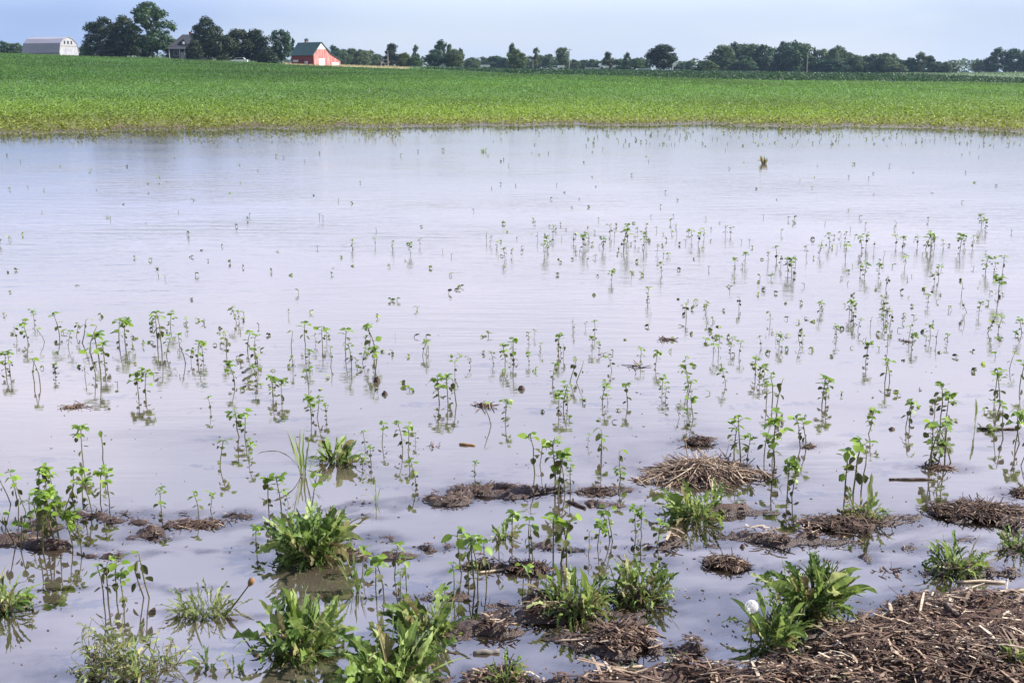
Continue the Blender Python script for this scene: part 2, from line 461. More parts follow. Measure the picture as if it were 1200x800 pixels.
e4 = (px > 330) & (px < 478) & (Y > 285)
col[e4] = tan
col[Y > 620] = np.array([.05, .09, .03])
fattr(gm, 'col', np.concatenate([col, np.ones((len(col), 1))], 1), 'FLOAT_COLOR')
fattr(gm, 'mud', np.where(Y < ds - 1, 1.0, sstep(4, 0, Y - ds)))
fattr(gm, 'wet', sstep(.045, .004, Zg) * (Y < 40))
go = tag(obj('ground', gm, ground_mat()), kind='structure')

uw = np.concatenate([[-1.9, -1.3, -.95, -.78], np.arange(-.66, .6601, .006), [.78, .95, 1.3, 1.9]])
yw = np.concatenate([np.exp(np.arange(math.log(1.3), math.log(9), .005)), np.exp(np.arange(math.log(9.02), math.log(47), .02))])
X, Y, Q = sheet(uw, yw)
wm = mesh('flood_water', np.stack([X, Y, X * 0], 1), [Q], True)
fattr(wm, 'depth', -Z(X, Y))
fattr(wm, 'ripple', np.interp(Y, [2.5, 3.6, 4.6, 6, 9, 20, 40], [.02, .03, .09, .26, .40, .24, .05]))
tag(obj('flood_water', wm, water_mat()), kind='structure')

# ------------------------------------------------------------------ crops on the far fields (nobody could count them)
def cards(pos, size, tilt, colr, name, mat, upright=0.0, per=3, seed=1, spread=.6, hgt=None):
    r = np.random.RandomState(seed)
    n = len(pos) * per
    P = np.repeat(pos, per, 0); S = np.repeat(size, per); C = np.repeat(colr, per, 0)
    hh = S if hgt is None else np.repeat(hgt, per)
    off = r.randn(n, 3) * .5
    P = P + np.stack([off[:, 0] * S * spread, off[:, 1] * S * spread, hh * (.25 + .75 * r.rand(n))], 1)
    az = r.rand(n) * 2 * math.pi; el = r.randn(n) * tilt
    a = np.stack([np.cos(az) * np.cos(el), np.sin(az) * np.cos(el), np.sin(el)], 1)
    b = np.stack([-np.sin(az), np.cos(az), r.randn(n) * .5 + upright], 1)
    b /= np.linalg.norm(b, axis=1)[:, None]
    s = (S * (.35 + .4 * r.rand(n)))[:, None]
    V = np.stack([P - a * s, P - b * s * .6, P + a * s, P + b * s * .6], 1).reshape(-1, 3)
    q = np.arange(n * 4).reshape(-1, 4)
    me = mesh(name, V, [q])
    C = C * (1 + .36 * r.randn(n, 1)).clip(.3, 2.0)
    fattr(me, 'col', np.concatenate([np.repeat(C, 4, 0), np.ones((n * 4, 1))], 1), 'FLOAT_COLOR')
    return obj(name, me, mat)

def sample_field(n, y0, y1, power, seed):
    r = np.random.RandomState(seed)
    t = r.rand(n)
    k = power + 1
    Y = (y0 ** k + t * (y1 ** k - y0 ** k)) ** (1 / k)
    u = (r.rand(n) * 2 - 1) * .62
    return u * Y, Y, r

X, Y, r = sample_field(400000, 27, 330, -.6, 21)
ds = shore_y(X, Y); px = 600 + X / Y * K
row = (Y / .76) % 1
dens = np.where(Y < ds, .75 * np.exp(-(ds - Y) / np.where(px < 470, 2.4, 1.0)), .55 + .45 * sstep(0, 9, Y - ds))
keep = (r.rand(len(X)) < dens) & (Y < interp_px(px, YB)) & ~((px < 480) & (Y > 300)) & ~((px > 330) & (px < 480) & (Y > 285))
X, Y, ds, px = X[keep], Y[keep], ds[keep], px[keep]
zz = np.maximum(Z(X, Y), 0)
_, py = project(X, Y, zz)
C = field_colour(px, py, Y)
inw = Y < ds + 1.0
C[inw] = C[inw] * .5 + np.array([.1, .085, .03]) * .5
patch = fbm(X * .08, Y * .035, 3)
C *= (.6 + .8 * patch)[:, None]
size = .08 * np.maximum(1, Y / 66) * np.where(inw, .7, 1)
o = cards(np.stack([X, Y, zz], 1), size, .45, C, 'soybean_crop', M['crop'], per=3, seed=5, hgt=np.minimum(.2, .11 + .0012 * (Y - 30)))
tag(o, kind='stuff')

X, Y, r = sample_field(90000, 165, 445, -.4, 22)
px = 600 + X / Y * K
keep = (Y > interp_px(px, YB) + 6) & (Y < interp_px(px, YD))
X, Y = X[keep], Y[keep]
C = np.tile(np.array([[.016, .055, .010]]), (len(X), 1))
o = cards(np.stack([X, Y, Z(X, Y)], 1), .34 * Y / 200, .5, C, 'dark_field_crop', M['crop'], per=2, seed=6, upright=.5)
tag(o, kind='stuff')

X, Y, r = sample_field(36000, 240, 560, 0, 23)
px = 600 + X / Y * K
keep = (Y > interp_px(px, YD) + 12) & (px > 480)
X, Y = X[keep], Y[keep]
C = np.tile(np.array([[.09, .15, .055]]), (len(X), 1))
o = cards(np.stack([X, Y, Z(X, Y)], 1), .34 * Y / 300, .35, C, 'pale_field_crop', M['crop'], per=2, seed=7)
tag(o, kind='stuff')

# roadside / yard grass
X, Y, r = sample_field(26000, 262, 460, 0, 24)
px = 600 + X / Y * K
keep = ((px < 480) & (Y > 296))
X, Y, px = X[keep], Y[keep], px[keep]
C = np.where(((px > 335) & (px < 480))[:, None], np.array([[.3, .26, .12]]), np.array([[.1, .16, .045]]))
o = cards(np.stack([X, Y, Z(X, Y)], 1), .3 + 0 * Y, .5, C, 'yard_grass', M['crop'], per=2, seed=8, upright=.4)
tag(o, kind='stuff')

# ------------------------------------------------------------------ trees
def profile(shape, t):
    if shape == 'round': return np.sqrt(np.clip(1 - (2 * t - 1) ** 2, 0, 1))
    if shape == 'dome': return np.clip(np.minimum((t + .12) / .35, 1), 0, 1) ** .6 * np.sqrt(np.clip(1 - t ** 2.4, 0, 1))
    if shape == 'bush': return np.sqrt(np.clip(1 - t ** 2, 0, 1)) * np.where(t < .1, .9, 1)
    if shape == 'tall': return np.clip((t + .1) / .4, 0, 1) ** .5 * (1 - t) ** .45 * 1.1
    if shape == 'spire': return (1 - t) ** .75 * np.clip((t + .1) / .2, 0, 1)
    if shape == 'open': return np.sqrt(np.clip(1 - (2 * t - 1) ** 2, 0, 1)) * (.55 + .45 * np.sin(t * 9) ** 2)
    return 1 - t

def crown_and_trunk(seed, shape, base, n_clump, rc, leaf=.026, per=90):
    r = np.random.RandomState(seed)
    C = []
    tries = 0
    lob = r.rand(8) * 6.28
    while len(C) < n_clump and tries < 5000:
        tries += 1
        t = r.rand() ** .9
        pr = profile(shape, np.array(t)) * (.5 - rc * .6)
        th = r.rand() * 2 * math.pi
        pr *= .82 + .22 * math.sin(2 * th + lob[0]) * math.sin(3 * t * 3 + lob[1]) + .12 * math.sin(3 * th + lob[2])
        rad = pr * math.sqrt(r.rand()) ** .7
        c = np.array([rad * math.cos(th), rad * math.sin(th), base + (1 - base - rc * .7) * t + (rc * .5 if t < .1 else 0)])
        if all(np.linalg.norm((c - d[:3]) / [1, 1, .8]) > rc * .62 for d in C): C.append(np.append(c, rc * (.6 + .7 * r.rand())))
    C = np.array(C)
    mb = MB()
    V = []
    for c in C:
        k = int(per * (c[3] / rc) ** 1.6)
        d = r.randn(k, 3); d /= np.linalg.norm(d, axis=1)[:, None]
        rad = c[3] * (r.rand(k) ** .45)
        p = c[:3] + d * rad[:, None] * np.array([1.1, 1.1, .8])
        nrm = d + r.randn(k, 3) * .55 + np.array([0, 0, .35]); nrm /= np.linalg.norm(nrm, axis=1)[:, None]
        a = np.cross(nrm, r.randn(k, 3)); a /= np.linalg.norm(a, axis=1)[:, None]
        b = np.cross(nrm, a)
        s = (leaf * (.55 + .9 * r.rand(k)))[:, None]
        V.append(np.stack([p - a * s, p - b * s * .7, p + a * s, p + b * s * .7], 1).reshape(-1, 3))
    V = np.concatenate(V)
    zmax = V[:, 2].max(); V[:, 2] = np.where(V[:, 2] > base, base + (V[:, 2] - base) * (1 - base) / (zmax - base), V[:, 2])
    wmax = max(np.percentile(np.abs(V[:, 0]), 99.5), .2); V[:, :2] *= .5 / wmax
    V[:, 2] = np.maximum(V[:, 2], .005)
    cm = mesh('crown', V, [np.arange(len(V)).reshape(-1, 4)])
    tb = MB()
    top = base + (1 - base) * .62
    bend = r.randn(2) * .02
    pts = [(0, 0, -.02), (bend[0] * .3, bend[1] * .3, base * .6), (bend[0], bend[1], base + .1), (bend[0] * 1.5, bend[1] * .5, top)]
    tb.tube(pts, [.034, .026, .02, .008], 7)
    order = r.permutation(len(C))[:9]
    for j in order:
        c = C[j][:3] * np.array([.5 / wmax, .5 / wmax, 1])
        z0 = min(max(base * .9 + (c[2] - base) * .35 * r.rand(), .03), top)
        p0 = np.array([bend[0] * .6, bend[1] * .6, z0])
        mid = p0 * .45 + c * .55 + np.array([0, 0, .02])
        tb.tube([p0, mid, c], [.012, .008, .003], 5)
    tm = tb.me('trunk', True)
    return cm, tm

VAR = {}
def variant(key, *a):
    if key not in VAR: VAR[key] = crown_and_trunk(*a)
    return VAR[key]
SPEC = {  # seed, shape, crown base, clumps, clump radius, leaf, per clump
    'big_open': (1, 'dome', .10, 75, .10, .019, 110), 'big_tall': (2, 'round', .10, 84, .085, .018, 95), 'dense': (3, 'dome', .05, 90, .115, .022, 110),
    'round': (4, 'round', .12, 70, .12, .024, 100), 'lone': (5, 'round', .13, 80, .115, .022, 120), 'bush': (6, 'bush', .0, 60, .13, .03, 80),
    'tall': (7, 'tall', .08, 55, .11, .026, 80), 'spire': (8, 'spire', .06, 40, .09, .026, 60), 'open': (9, 'open', .2, 36, .1, .026, 80),
    'wood_a': (10, 'dome', .03, 60, .13, .028, 85), 'wood_b': (11, 'round', .05, 55, .13, .028, 80), 'wood_c': (12, 'tall', .03, 55, .12, .028, 80),
    'wood_d': (13, 'open', .05, 50, .12, .028, 80), 'dense_b': (14, 'round', .06, 85, .115, .022, 110)}
def crown_mesh(v, shade):
    k = (v, shade)
    if k not in VAR:
        cm, tm = variant(v, *SPEC[v])
        c2 = cm.copy(); c2.name = 'crown'; c2.materials.append(M[shade])
        if len(tm.materials) == 0: tm.materials.append(M['bark'])
        VAR[k] = (c2, tm)
    return VAR[k]

def tree(px, Yd, ytop, wpx, v, label, shade='crown', group=None, name='broadleaf_tree', cat='tree'):
    x = (px - 600) / K * Yd
    z = Z1(x, Yd) - .1
    Ht = height_at(ytop, Yd) - z
    W = wpx / K * Yd
    cm, tm = crown_mesh(v, shade)
    root = empty(name, (x, Yd, z), label, cat, group, R.uniform(0, 6.28), (W, W, Ht))
    obj('trunk', tm, None, root); obj('crown', cm, None, root)
    return root

YF = 330
FG = 'trees around the farmstead'
tree(124, YF + 6, 19, 42, 'big_open', 'broad dark tree with ragged top, first in line after the white barn', 'crown_dark', FG)
tree(149, YF + 2, 17, 40, 'dense', 'dark spreading tree wedged between the ragged broad tree and the tallest tree', 'crown_dark', FG)
tree(180, YF - 4, 1, 52, 'big_tall', 'tallest tree of the farmstead, open lacy crown left of the grey house', 'crown', FG)
tree(168, YF + 10, 40, 40, 'dense_b', 'low dense tree filling in under the tallest farmstead tree', 'crown_dark', FG)
tree(108, YF + 16, 49, 26, 'wood_b', 'short rounded tree at the outer edge of the dark grove beside the white barn', 'crown', FG)
tree(135, YF - 2, 45, 44, 'bush', 'dark low bushy tree at the foot of the broad ragged trees', 'crown_dark', FG)
tree(203, YF + 24, 44, 20, 'wood_a', 'small dark tree standing just behind the grey house roof', 'crown_dark', FG)
tree(245, YF - 8, 18, 36, 'dense', 'tall rounded dark tree just right of the grey house', 'crown_dark', FG)
tree(230, YF - 18, 46, 22, 'tall', 'slim dark tree hugging the corner of the grey house porch', 'crown_dark', FG)
tree(262, YF - 10, 38, 34, 'wood_b', 'dark tree with smooth side, tucked against the tall rounded tree', 'crown_dark', FG)
tree(283, YF - 4, 33, 40, 'dense_b', 'wide dark tree above the parked white car', 'crown_dark', FG)
tree(302, YF - 2, 33, 38, 'dense', 'wide dark green tree with feathery top, between white car and red barn', 'crown_dark', FG)
tree(331, YF - 6, 34, 28, 'round', 'fresh green tree directly left of the red barn', 'crown', FG)
tree(345, YF + 30, 44, 9, 'spire', 'thin tree tip poking up behind the red barn roof', 'crown', FG)
tree(61, 440, 44.5, 12, 'open', 'lone treetop sticking up behind the white barn roof', 'crown', FG)
tree(315, YF - 14, 55, 26, 'bush', 'low shrubby tree at the foot of the fresh green tree by the red barn', 'crown_dark', FG)
# behind the white barn and behind the red barn
for i, (px, yt, w, v) in enumerate([(-14, 47, 30, 'wood_a'), (6, 47.5, 26, 'wood_b'), (22, 50, 24, 'wood_a')]):
    tree(px, 470, yt, w, v, 'hazy green tree in the short row left of the white barn', 'crown', 'hazy trees left of the white barn')
for i, (px, yt, w, v) in enumerate([(96, 55, 22, 'wood_b'), (104, 57, 18, 'wood_a')]):
    tree(px, 460, yt, w, v, 'low hazy tree between the white barn and the dark grove', 'crown', 'hazy trees right of the white barn')
for i, (px, yt, w, v) in enumerate([(391, 52, 20, 'wood_b'), (402, 57, 20, 'wood_a'), (413, 56, 22, 'wood_d'), (424, 57.5, 22, 'wood_a'), (434, 58, 22, 'wood_b'), (443, 63, 16, 'wood_a')]):
    tree(px, 520 + i % 3 * 12, yt, w, v, 'bluish tree in the row right of the red barn', 'crown', 'bluish trees right of the red barn')
MG = 'trees in the middle of the skyline'
tree(460, 430, 50, 22, 'tall', 'pointed tree beside the pale utility pole, right of the red barn', 'crown_dark', MG)
tree(474, 425, 61, 20, 'bush', 'low shrubby tree with brownish top beside the pointed tree', 'crown_light', MG)
tree(488, 440, 52, 13, 'spire', 'narrow spiky tree rising above the brownish shrubby tree', 'crown', MG)
tree(486, 424, 66, 20, 'bush', 'low rounded shrub in front of the narrow spiky tree', 'crown_light', MG)
tree(509, 430, 57.5, 26, 'dense_b', 'rounded dense green tree, left one of the close pair in mid skyline', 'crown', MG)
tree(533, 430, 57, 25, 'dense', 'rounded dense green tree, right one of the close pair in mid skyline', 'crown', MG)
tree(517, 450, 46, 18, 'open', 'tall open tree standing up behind the close rounded pair', 'crown', MG)
tree(527, 455, 51, 14, 'wood_c', 'slightly lower tree top beside the tall open one behind the pair', 'crown', MG)
tree(540, 455, 56, 9, 'open', 'small treetop peeking over the right shoulder of the rounded pair', 'crown', MG)
tree(605, 430, 57, 24, 'dense', 'rounded light green tree standing forward near the white trailer', 'crown_light', MG)
tree(600, 446, 50, 12, 'open', 'thin tufted tree top behind the rounded light green tree', 'crown', MG)
tree(628, 520, 55, 11, 'open', 'thin tall tree behind the short grey pole', 'crown', MG)
tree(659, 520, 55, 20, 'round', 'round-headed hazy tree just left of the tall lean pole', 'crown', MG)
tree(712, 480, 60, 15, 'tall', 'upright oval dark tree beyond the small white houses', 'crown_dark', MG)
tree(735, 480, 61, 14, 'wood_c', 'upright green tree between the oval dark tree and the big round lone tree', 'crown', MG)
tree(746, 476, 67, 18, 'wood_b', 'dull olive tree left of the low white roof', 'crown_light', MG)
tree(761, 470, 62, 14, 'open', 'loose hazy tree half hidden behind the big round lone tree', 'crown', MG)
tree(777, 410, 51, 35, 'lone', 'big round lone dark tree with leaning trunks, mid skyline', 'crown_dark', MG)
tree(826, 430, 70, 32, 'bush', 'wide low dark green bush at the near end of the right wood', 'crown_light', MG, 'bush', 'bush')
tree(836, 520, 64, 14, 'open', 'thin brownish treetop between the low bush and the right wood', 'crown_light', MG)
# the mid-distance rows
row = [(553, 67, 20), (566, 66, 22), (580, 65, 24), (590, 67, 18), (619, 65, 20), (632, 64, 20), (643, 63, 22), (672, 69, 18), (684, 70, 18), (693, 69, 14), (702, 71, 16), (724, 69, 18), (754, 70, 14), (798, 73, 18), (809, 71, 14)]
for i, (px, yt, w) in enumerate(row):
    tree(px, 560 + (i * 37 % 50), yt, w, ('wood_a', 'wood_b', 'wood_d')[i % 3], 'hazy blue-green tree in the low distant row behind the mid skyline trees', 'crown', 'hazy distant row of trees')
# the right wood
wood = [(846, 53, 26), (861, 49.5, 28), (878, 51.5, 26), (893, 53, 24), (904, 57, 20), (918, 49, 22), (931, 47.5, 26), (941, 51, 18), (962, 58, 22), (976, 57, 22), (981, 54, 16), (990, 60, 20),
        (1000, 65, 20), (1012, 66, 20), (1023, 64, 20), (1035, 63, 22), (1045, 63, 16), (1057, 71, 16), (1066, 68, 14), (1088, 66, 14), (1098, 73, 14), (1107, 73.5, 14), (1116, 74, 12), (850, 66, 24), (872, 66, 26), (910, 68, 26), (948, 66, 24), (975, 70, 26), (1000, 74, 24), (1030, 74, 26), (1050, 76, 20), (1075, 75, 20)]
vs = ['wood_a', 'wood_b', 'wood_d', 'wood_a', 'wood_c']
for i, (px, yt, w) in enumerate(wood):
    tree(px, 495 + (i * 23 % 34) - (14 if i > 22 else 0), yt - 1.2, w * 1.35, vs[i % 5], 'leafy tree in the dense wood on the right, crown merging with its neighbours', 'crown', 'trees of the right wood')
tree(953, 510, 54.5, 7, 'spire', 'thin spiky treetop in the wood just right of its pole', 'crown', 'trees of the right wood')
tree(1078, 500, 60.5, 17, 'open', 'tall feathery tree near the far end of the right wood', 'crown', 'trees of the right wood')
tree(1090, 498, 65, 12, 'open', 'bare-topped thin tree beside the tall feathery tree', 'crown', 'trees of the right wood')
for px, yt, w, v, l in [(1146, 70, 14, 'wood_b', 'lowest tree at the open end of the separate far right grove'), (1160, 66, 22, 'wood_a', 'shoulder-high broad tree in the separate far right grove'),
                        (1168, 55, 20, 'open', 'tall open-crowned tree in the separate far right grove'), (1186, 56, 24, 'wood_d', 'tall full tree beside the open-crowned one in the far right grove'), (1203, 57, 26, 'wood_a', 'tree cut by the picture edge in the far right grove')]:
    tree(px, 560, yt, w, v, l, 'crown', 'trees of the far right grove')

# the far-off woods: one mass
r = np.random.RandomState(31)
n = 26000
u = (r.rand(n) * 2 - 1) * .75; Yt = 900 + r.rand(n) * 60
px = 600 + u * K
X = u * Yt
zb = Z(X, Yt)
top = 8 + 5 * fbm(px * .05, px * 0, 3) + 3 * (fbm(px * .2, px * 0 + 4, 2) - .5)
P = np.stack([X, Yt, zb + top * r.rand(n) ** .8], 1)
nr = r.randn(n, 3) + [0, -.7, .3]; nr /= np.linalg.norm(nr, axis=1)[:, None]
a = np.cross(nr, r.randn(n, 3)); a /= np.linalg.norm(a, axis=1)[:, None]; b = np.cross(nr, a)
s = (.5 + .8 * r.rand(n))[:, None]
V = np.stack([P - a * s, P - b * s, P + a * s, P + b * s], 1).reshape(-1, 3)
tag(obj('distant_woods', mesh('distant_woods', V, [np.arange(n * 4).reshape(-1, 4)]), M['crown']), kind='stuff')

# ------------------------------------------------------------------ farm buildings
def base(px, Yd): 
    x = (px - 600) / K * Yd
    return (x, Yd, Z1(x, Yd) - .15)
def quadsheet(mb, pts, th=.12):
    """a slab from 4 corners, thickened along its normal"""
    p = np.array(pts, float); nn = np.cross(p[1] - p[0], p[3] - p[0]); nn /= np.linalg.norm(nn)
    V = np.concatenate([p, p + nn * th])
    mb.add(V, [[3, 2, 1, 0], [4, 5, 6, 7], [0, 1, 5, 4], [1, 2, 6, 5], [2, 3, 7, 6], [3, 0, 4, 7]])

def roof_from(prof, y0, y1, over=.3, th=.14):
    mb = MB()
    for (a, b) in zip(prof[:-1], prof[1:]):
        quadsheet(mb, [(a[0], y0 - over, a[1]), (b[0], y0 - over, b[1]), (b[0], y1 + over, b[1]), (a[0], y1 + over, a[1])][::-1] if False else
                  [(a[0], y0 - over, a[1] + .02), (a[0], y1 + over, a[1] + .02), (b[0], y1 + over, b[1] + .02), (b[0], y0 - over, b[1] + .02)][::-1], th)
    return mb
def bx(lo, hi):
    mb = MB(); mb.box(lo, hi); return mb

# red barn: gable in the local plane y=0 facing -y, x across the gable
th = math.radians(50)
rb = empty('barn', base(368, 338), 'red barn with dark green roof, faded gable and long lean-to slope', 'barn', None, th)
prof = [(0, 3.2), (3.1, 6.7), (6.5, 3.5), (10.4, 1.7)]
mb = MB(); mb.prism([(0, 0)] + prof + [(10.4, 0)], 0.0, 10.2)
obj('wall', mb.me('wall'), M['red_boards'], rb)
mb = MB(); mb.prism([(.04, .1), (.04, 3.1)] + [(3.1, 6.55), (6.5, 3.35), (10.3, 1.6)] + [(10.3, .1)], -.06, -.003)
obj('gable', mb.me('gable'), M['faded_red'], rb)
obj('roof', roof_from([(-.35, 2.85)] + prof[1:3] + [(10.8, 1.5)], 0, 10.2).me('roof'), M['green_roof'], rb)
obj('gable_peak', (lambda m: (m.prism([(1.5, 4.75), (3.1, 6.5), (5.0, 4.75)], -.1, -.062), m)[1])(MB()).me('gable_peak'), M['white_wall'], rb)
for lo, hi in (((1.9, -.12, .0), (4.2, -.065, 2.1)), ((7.0, -.12, .0), (9.6, -.065, .95))):
    obj('door', bx(lo, hi).me('door'), M['white_wall'], rb)
for lo, hi in (((-.07, 2.6, .0), (-.003, 4.1, 1.3)), ((-.07, 7.0, 1.1), (-.003, 9.4, 1.7))):
    obj('side_door', bx(lo, hi).me('side_door'), M['white_wall'], rb)
cup = obj('cupola', bx((2.7, 6.2, 6.5), (3.5, 7.0, 7.4)).me('cupola'), M['grey_wood'], rb)
mb = MB(); mb.prism([(2.55, 7.4), (3.1, 7.95), (3.65, 7.4)], 6.05, 7.15)
obj('cupola_roof', mb.me('cupola_roof'), M['green_roof'], cup)

# white gambrel barn
th = math.radians(66)
wb = empty('barn', base(72, 395), 'white gambrel barn with pale grey curved roof behind the field edge', 'barn', None, th)
W, L = 8.6, 17.0
prof = [(0, 2.6), (.55, 4.4), (2.3, 5.9), (4.3, 6.55), (6.3, 5.9), (8.05, 4.4), (8.6, 2.6)]
mb = MB(); mb.prism([(0, 0)] + prof + [(W, 0)], 0, L)
obj('wall', mb.me('wall'), M['weathered_white'], wb)
obj('roof', roof_from([(-.25, 1.2)] + prof[1:-1] + [(W + .25, 1.2)], 0, L, .2, .12).me('roof'), M['barn_roof_grey'], wb)
for x in (2.55, 4.1, 5.65):
    w = obj('window', bx((x - .33, -.05, 4.2), (x + .33, -.003, 5.3)).me('window'), M['dark_glass'], wb)
obj('trim', bx((.3, -.06, 3.45), (8.3, -.004, 3.65)).me('trim'), M['grey_wood'], wb)
obj('door', bx((2.9, -.05, 0.05), (5.7, -.005, 2.7)).me('door'), M['barn_roof_grey'], wb)

# grey farmhouse
fh = empty('farmhouse', base(199, 324), 'grey farmhouse with steep dark roof and white porch posts under big trees', 'house', None, math.radians(17))
obj('wall', bx((0.5, 1.5, 0), (12, 9, 3.6)).me('wall'), M['house_wall'], fh)
mb = MB()
e0, e1, ez, rz = (0, 1.0), (12.5, 9.5), 3.5, 7.0
P = [(e0[0], e0[1], ez), (e1[0], e0[1], ez), (e1[0], e1[1], ez), (e0[0], e1[1], ez), (4.2, 5.2, rz), (8.2, 5.2, rz)]
mb.add(P, [[0, 1, 5, 4], [2, 3, 4, 5], [0, 3, 2, 1]], [[1, 2, 5], [3, 0, 4]])
rf = obj('roof', mb.me('roof'), M['slate_roof'], fh)
obj('chimney', bx((6.0, 5.9, 6.2), (6.6, 6.5, 7.8)).me('chimney'), M['red_boards'], rf)
dm = MB(); dm.prism([(3.3, 4.0), (4.3, 5.7), (5.3, 4.0)], 1.3, 4.2)
dr = obj('dormer', dm.me('dormer'), M['slate_roof'], fh)
obj('pane', bx((4.0, 1.24, 4.2), (4.6, 1.296, 4.9)).me('pane'), M['white_wall'], dr)
pr = MB(); quadsheet(pr, [(-.2, -1.2, 2.75), (9.5, -1.2, 2.75), (9.5, 1.45, 3.4), (-.2, 1.45, 3.4)], .12)
obj('porch_roof', pr.me('porch_roof'), M['slate_roof'], fh)
for x in (.1, 2.9, 4.3, 6.2, 9.2):
    obj('porch_post', bx((x, -1.0, 0), (x + .17, -.83, 2.76)).me('porch_post'), M['white_wall'], fh)
for x in (1.5, 5.1, 10.3):
    w = obj('window', bx((x, 1.44, 1.0), (x + 1.0, 1.497, 2.5)).me('window'), M['dark_glass'], fh)
    mb = MB(); mb.box((x - .1, 1.42, .9), (x + 1.1, 1.495, .99)); mb.box((x - .1, 1.42, 2.51), (x + 1.1, 1.495, 2.61)); mb.box((x - .1, 1.42, .99), (x - .003, 1.495, 2.51)); mb.box((x + 1.003, 1.42, .99), (x + 1.1, 1.495, 2.51))
    obj('frame', mb.me('frame'), M['white_wall'], w)
obj('door', bx((3.3, 1.44, 0), (4.2, 1.498, 2.1)).me('door'), M['white_wall'], fh)

def car(px, Yd, label, rz=0., sx=1.0):
    c = empty('parked_car', base(px, Yd), label, 'car', None, rz, (sx, sx, sx))
    pr = [(-2.2, .35), (-2.25, .8), (-1.25, .95), (-.7, 1.45), (1.2, 1.5), (1.75, 1.0), (2.2, .95), (2.25, .35)]
    mb = MB(); mb.prism(pr, -.85, .85)
    obj('body', mb.me('body'), M['car_paint'], c)
    mb = MB(); mb.prism([(-1.05, .97), (-.65, 1.38), (1.1, 1.42), (1.5, 1.0)], -.88, .88)
    obj('window', mb.me('window'), M['dark_glass'], c)
    for x in (-1.4, 1.4):
        for y in (-.72, .72):
            t = MB(); t.tube([(x, y - .1, .33), (x, y + .1, .33)], .33, 14)
            wl = obj('wheel', t.me('wheel'), M['rubber'], c)
            t = MB(); t.tube([(x, y - .13, .33), (x, y + .13, .33)], .18, 10); obj('rim', t.me('rim'), M['barn_roof_grey'], wl)
    return c
car(281, 306, 'white car parked under the wide dark trees left of the red barn', .1, 1.0)
car(637, 455, 'small white car on the far road, left of the round-headed hazy tree', .1, 1.0)

def cottage(px, Yd, w, h, d, label, name='cottage', cat='house', roof='barn_roof_grey', rz=0.1):
    c = empty(name, base(px, Yd), label, cat, None, rz)
    obj('wall', bx((-w / 2, 0, 0), (w / 2, d, h)).me('wall'), M['white_wall'], c)
    mb = MB(); mb.prism([(-w / 2 - .3, h + .01), (w / 2 + .3, h + .01), (w / 2 - .2, h * 1.35), (-w / 2 + .2, h * 1.35)], -.3, d + .3)
    obj('roof', mb.me('roof'), M[roof], c)
    obj('door', bx((-.5, -.06, .05), (.4, -.004, min(2, h * .8))).me('door'), M['dark_glass'], c)
    for x in (-w * .33, w * .25):
        obj('window', bx((x, -.05, h * .4), (x + .8, -.004, h * .75)).me('window'), M['dark_glass'], c)
cottage(569, 470, 3.6, 1.5, 2.5, 'long low white trailer in front of the hazy distant row', 'trailer', 'trailer', 'white_wall')
cottage(658, 470, 2.4, 1.7, 3, 'small white shed beside the round-headed hazy tree', 'shed', 'shed', 'white_wall')
cottage(695, 500, 5.5, 1.7, 5, 'low grey-roofed white house in front of the distant row', 'cottage', 'house', 'slate_roof')
cottage(705, 500, 1.6, 2.6, 3, 'narrow bright white shed left of the oval dark tree', 'shed', 'shed', 'white_wall')
cottage(711, 455, 1.6, 1.5, 3, 'tiny white shed at the foot of the oval dark tree', 'shed', 'shed', 'white_wall')
cottage(719, 490, 1.4, 2.0, 3, 'tiny white shed just right of the oval dark tree', 'shed', 'shed', 'white_wall')
cottage(755, 430, 4.6, 1.0, 4, 'long low white-roofed building left of the big round lone tree', 'cottage', 'house', 'white_wall')
cottage(790.5, 470, 1.0, 2.8, 2, 'slim white hut just right of the big round lone tree', 'shed', 'shed', 'white_wall')
cottage(450, 455, 2.4, 2.0, 3, 'small white hut between the two poles right of the red barn', 'shed', 'shed', 'barn_roof_grey')

def pole(px, Yd, ytop, label, rad=.14, arm=True, mat='pole_wood', name='utility_pole', cat='pole'):
    b = base(px, Yd); hgt = height_at(ytop, Yd) - b[2]
    c = empty(name, b, label, cat, 'poles along the far road' if arm else None)
    t = MB(); t.tube([(0, 0, 0), (0, 0, hgt)], [rad, rad * .7], 8); obj('post', t.me('post'), M[mat], c)
    if arm:
        obj('crossarm', bx((-.9, -.2, hgt - .6), (.9, -.06 - rad, hgt - .45)).me('crossarm'), M['grey_wood'], c)
        for x in (-.8, .7):
            t = MB(); t.tube([(x, -.13 - rad / 2, hgt - .45), (x, -.13 - rad / 2, hgt - .25)], .05, 6); obj('insulator', t.me('insulator'), M['barn_roof_grey'], c)
pole(455, 415, 59, 'pale utility pole in front of the pointed tree')
pole(447, 430, 65, 'thin grey pole left of the small white hut', .09)
pole(624.5, 440, 70, 'short grey pole in front of the distant row', .1)
pole(667, 410, 57, 'tall lean pole in front of the distant row near the white shed', .12)
pole(945.5, 430, 61, 'tall pale pole in front of the dense right wood', .15)
def stake(px, py, ytop, label):
    lo, hi = 30., 300.
    for _ in range(40):
        mid = (lo + hi) / 2
        x = (px - 600) / K * mid
        _, y = project(x, mid, Z1(x, mid))
        if y > py: lo = mid
        else: hi = mid
    x = (px - 600) / K * mid; z = Z1(x, mid)
    t = MB(); hh = height_at(ytop, mid) - z
    t.tube([(0, 0, -.05), (0, 0, hh * .6), (.01, 0, hh)], [.035, .03, .025], 7)
    o = obj('marker_stake', t.me('marker_stake'), M['pole_wood'], None, (x, mid, z))
    tag(o, label, 'stake')
stake(698, 95, 88.5, 'pale wooden marker stake at the dark crop edge')
stake(432, 111, 103, 'pale wooden marker stake out in the green field below the two poles')

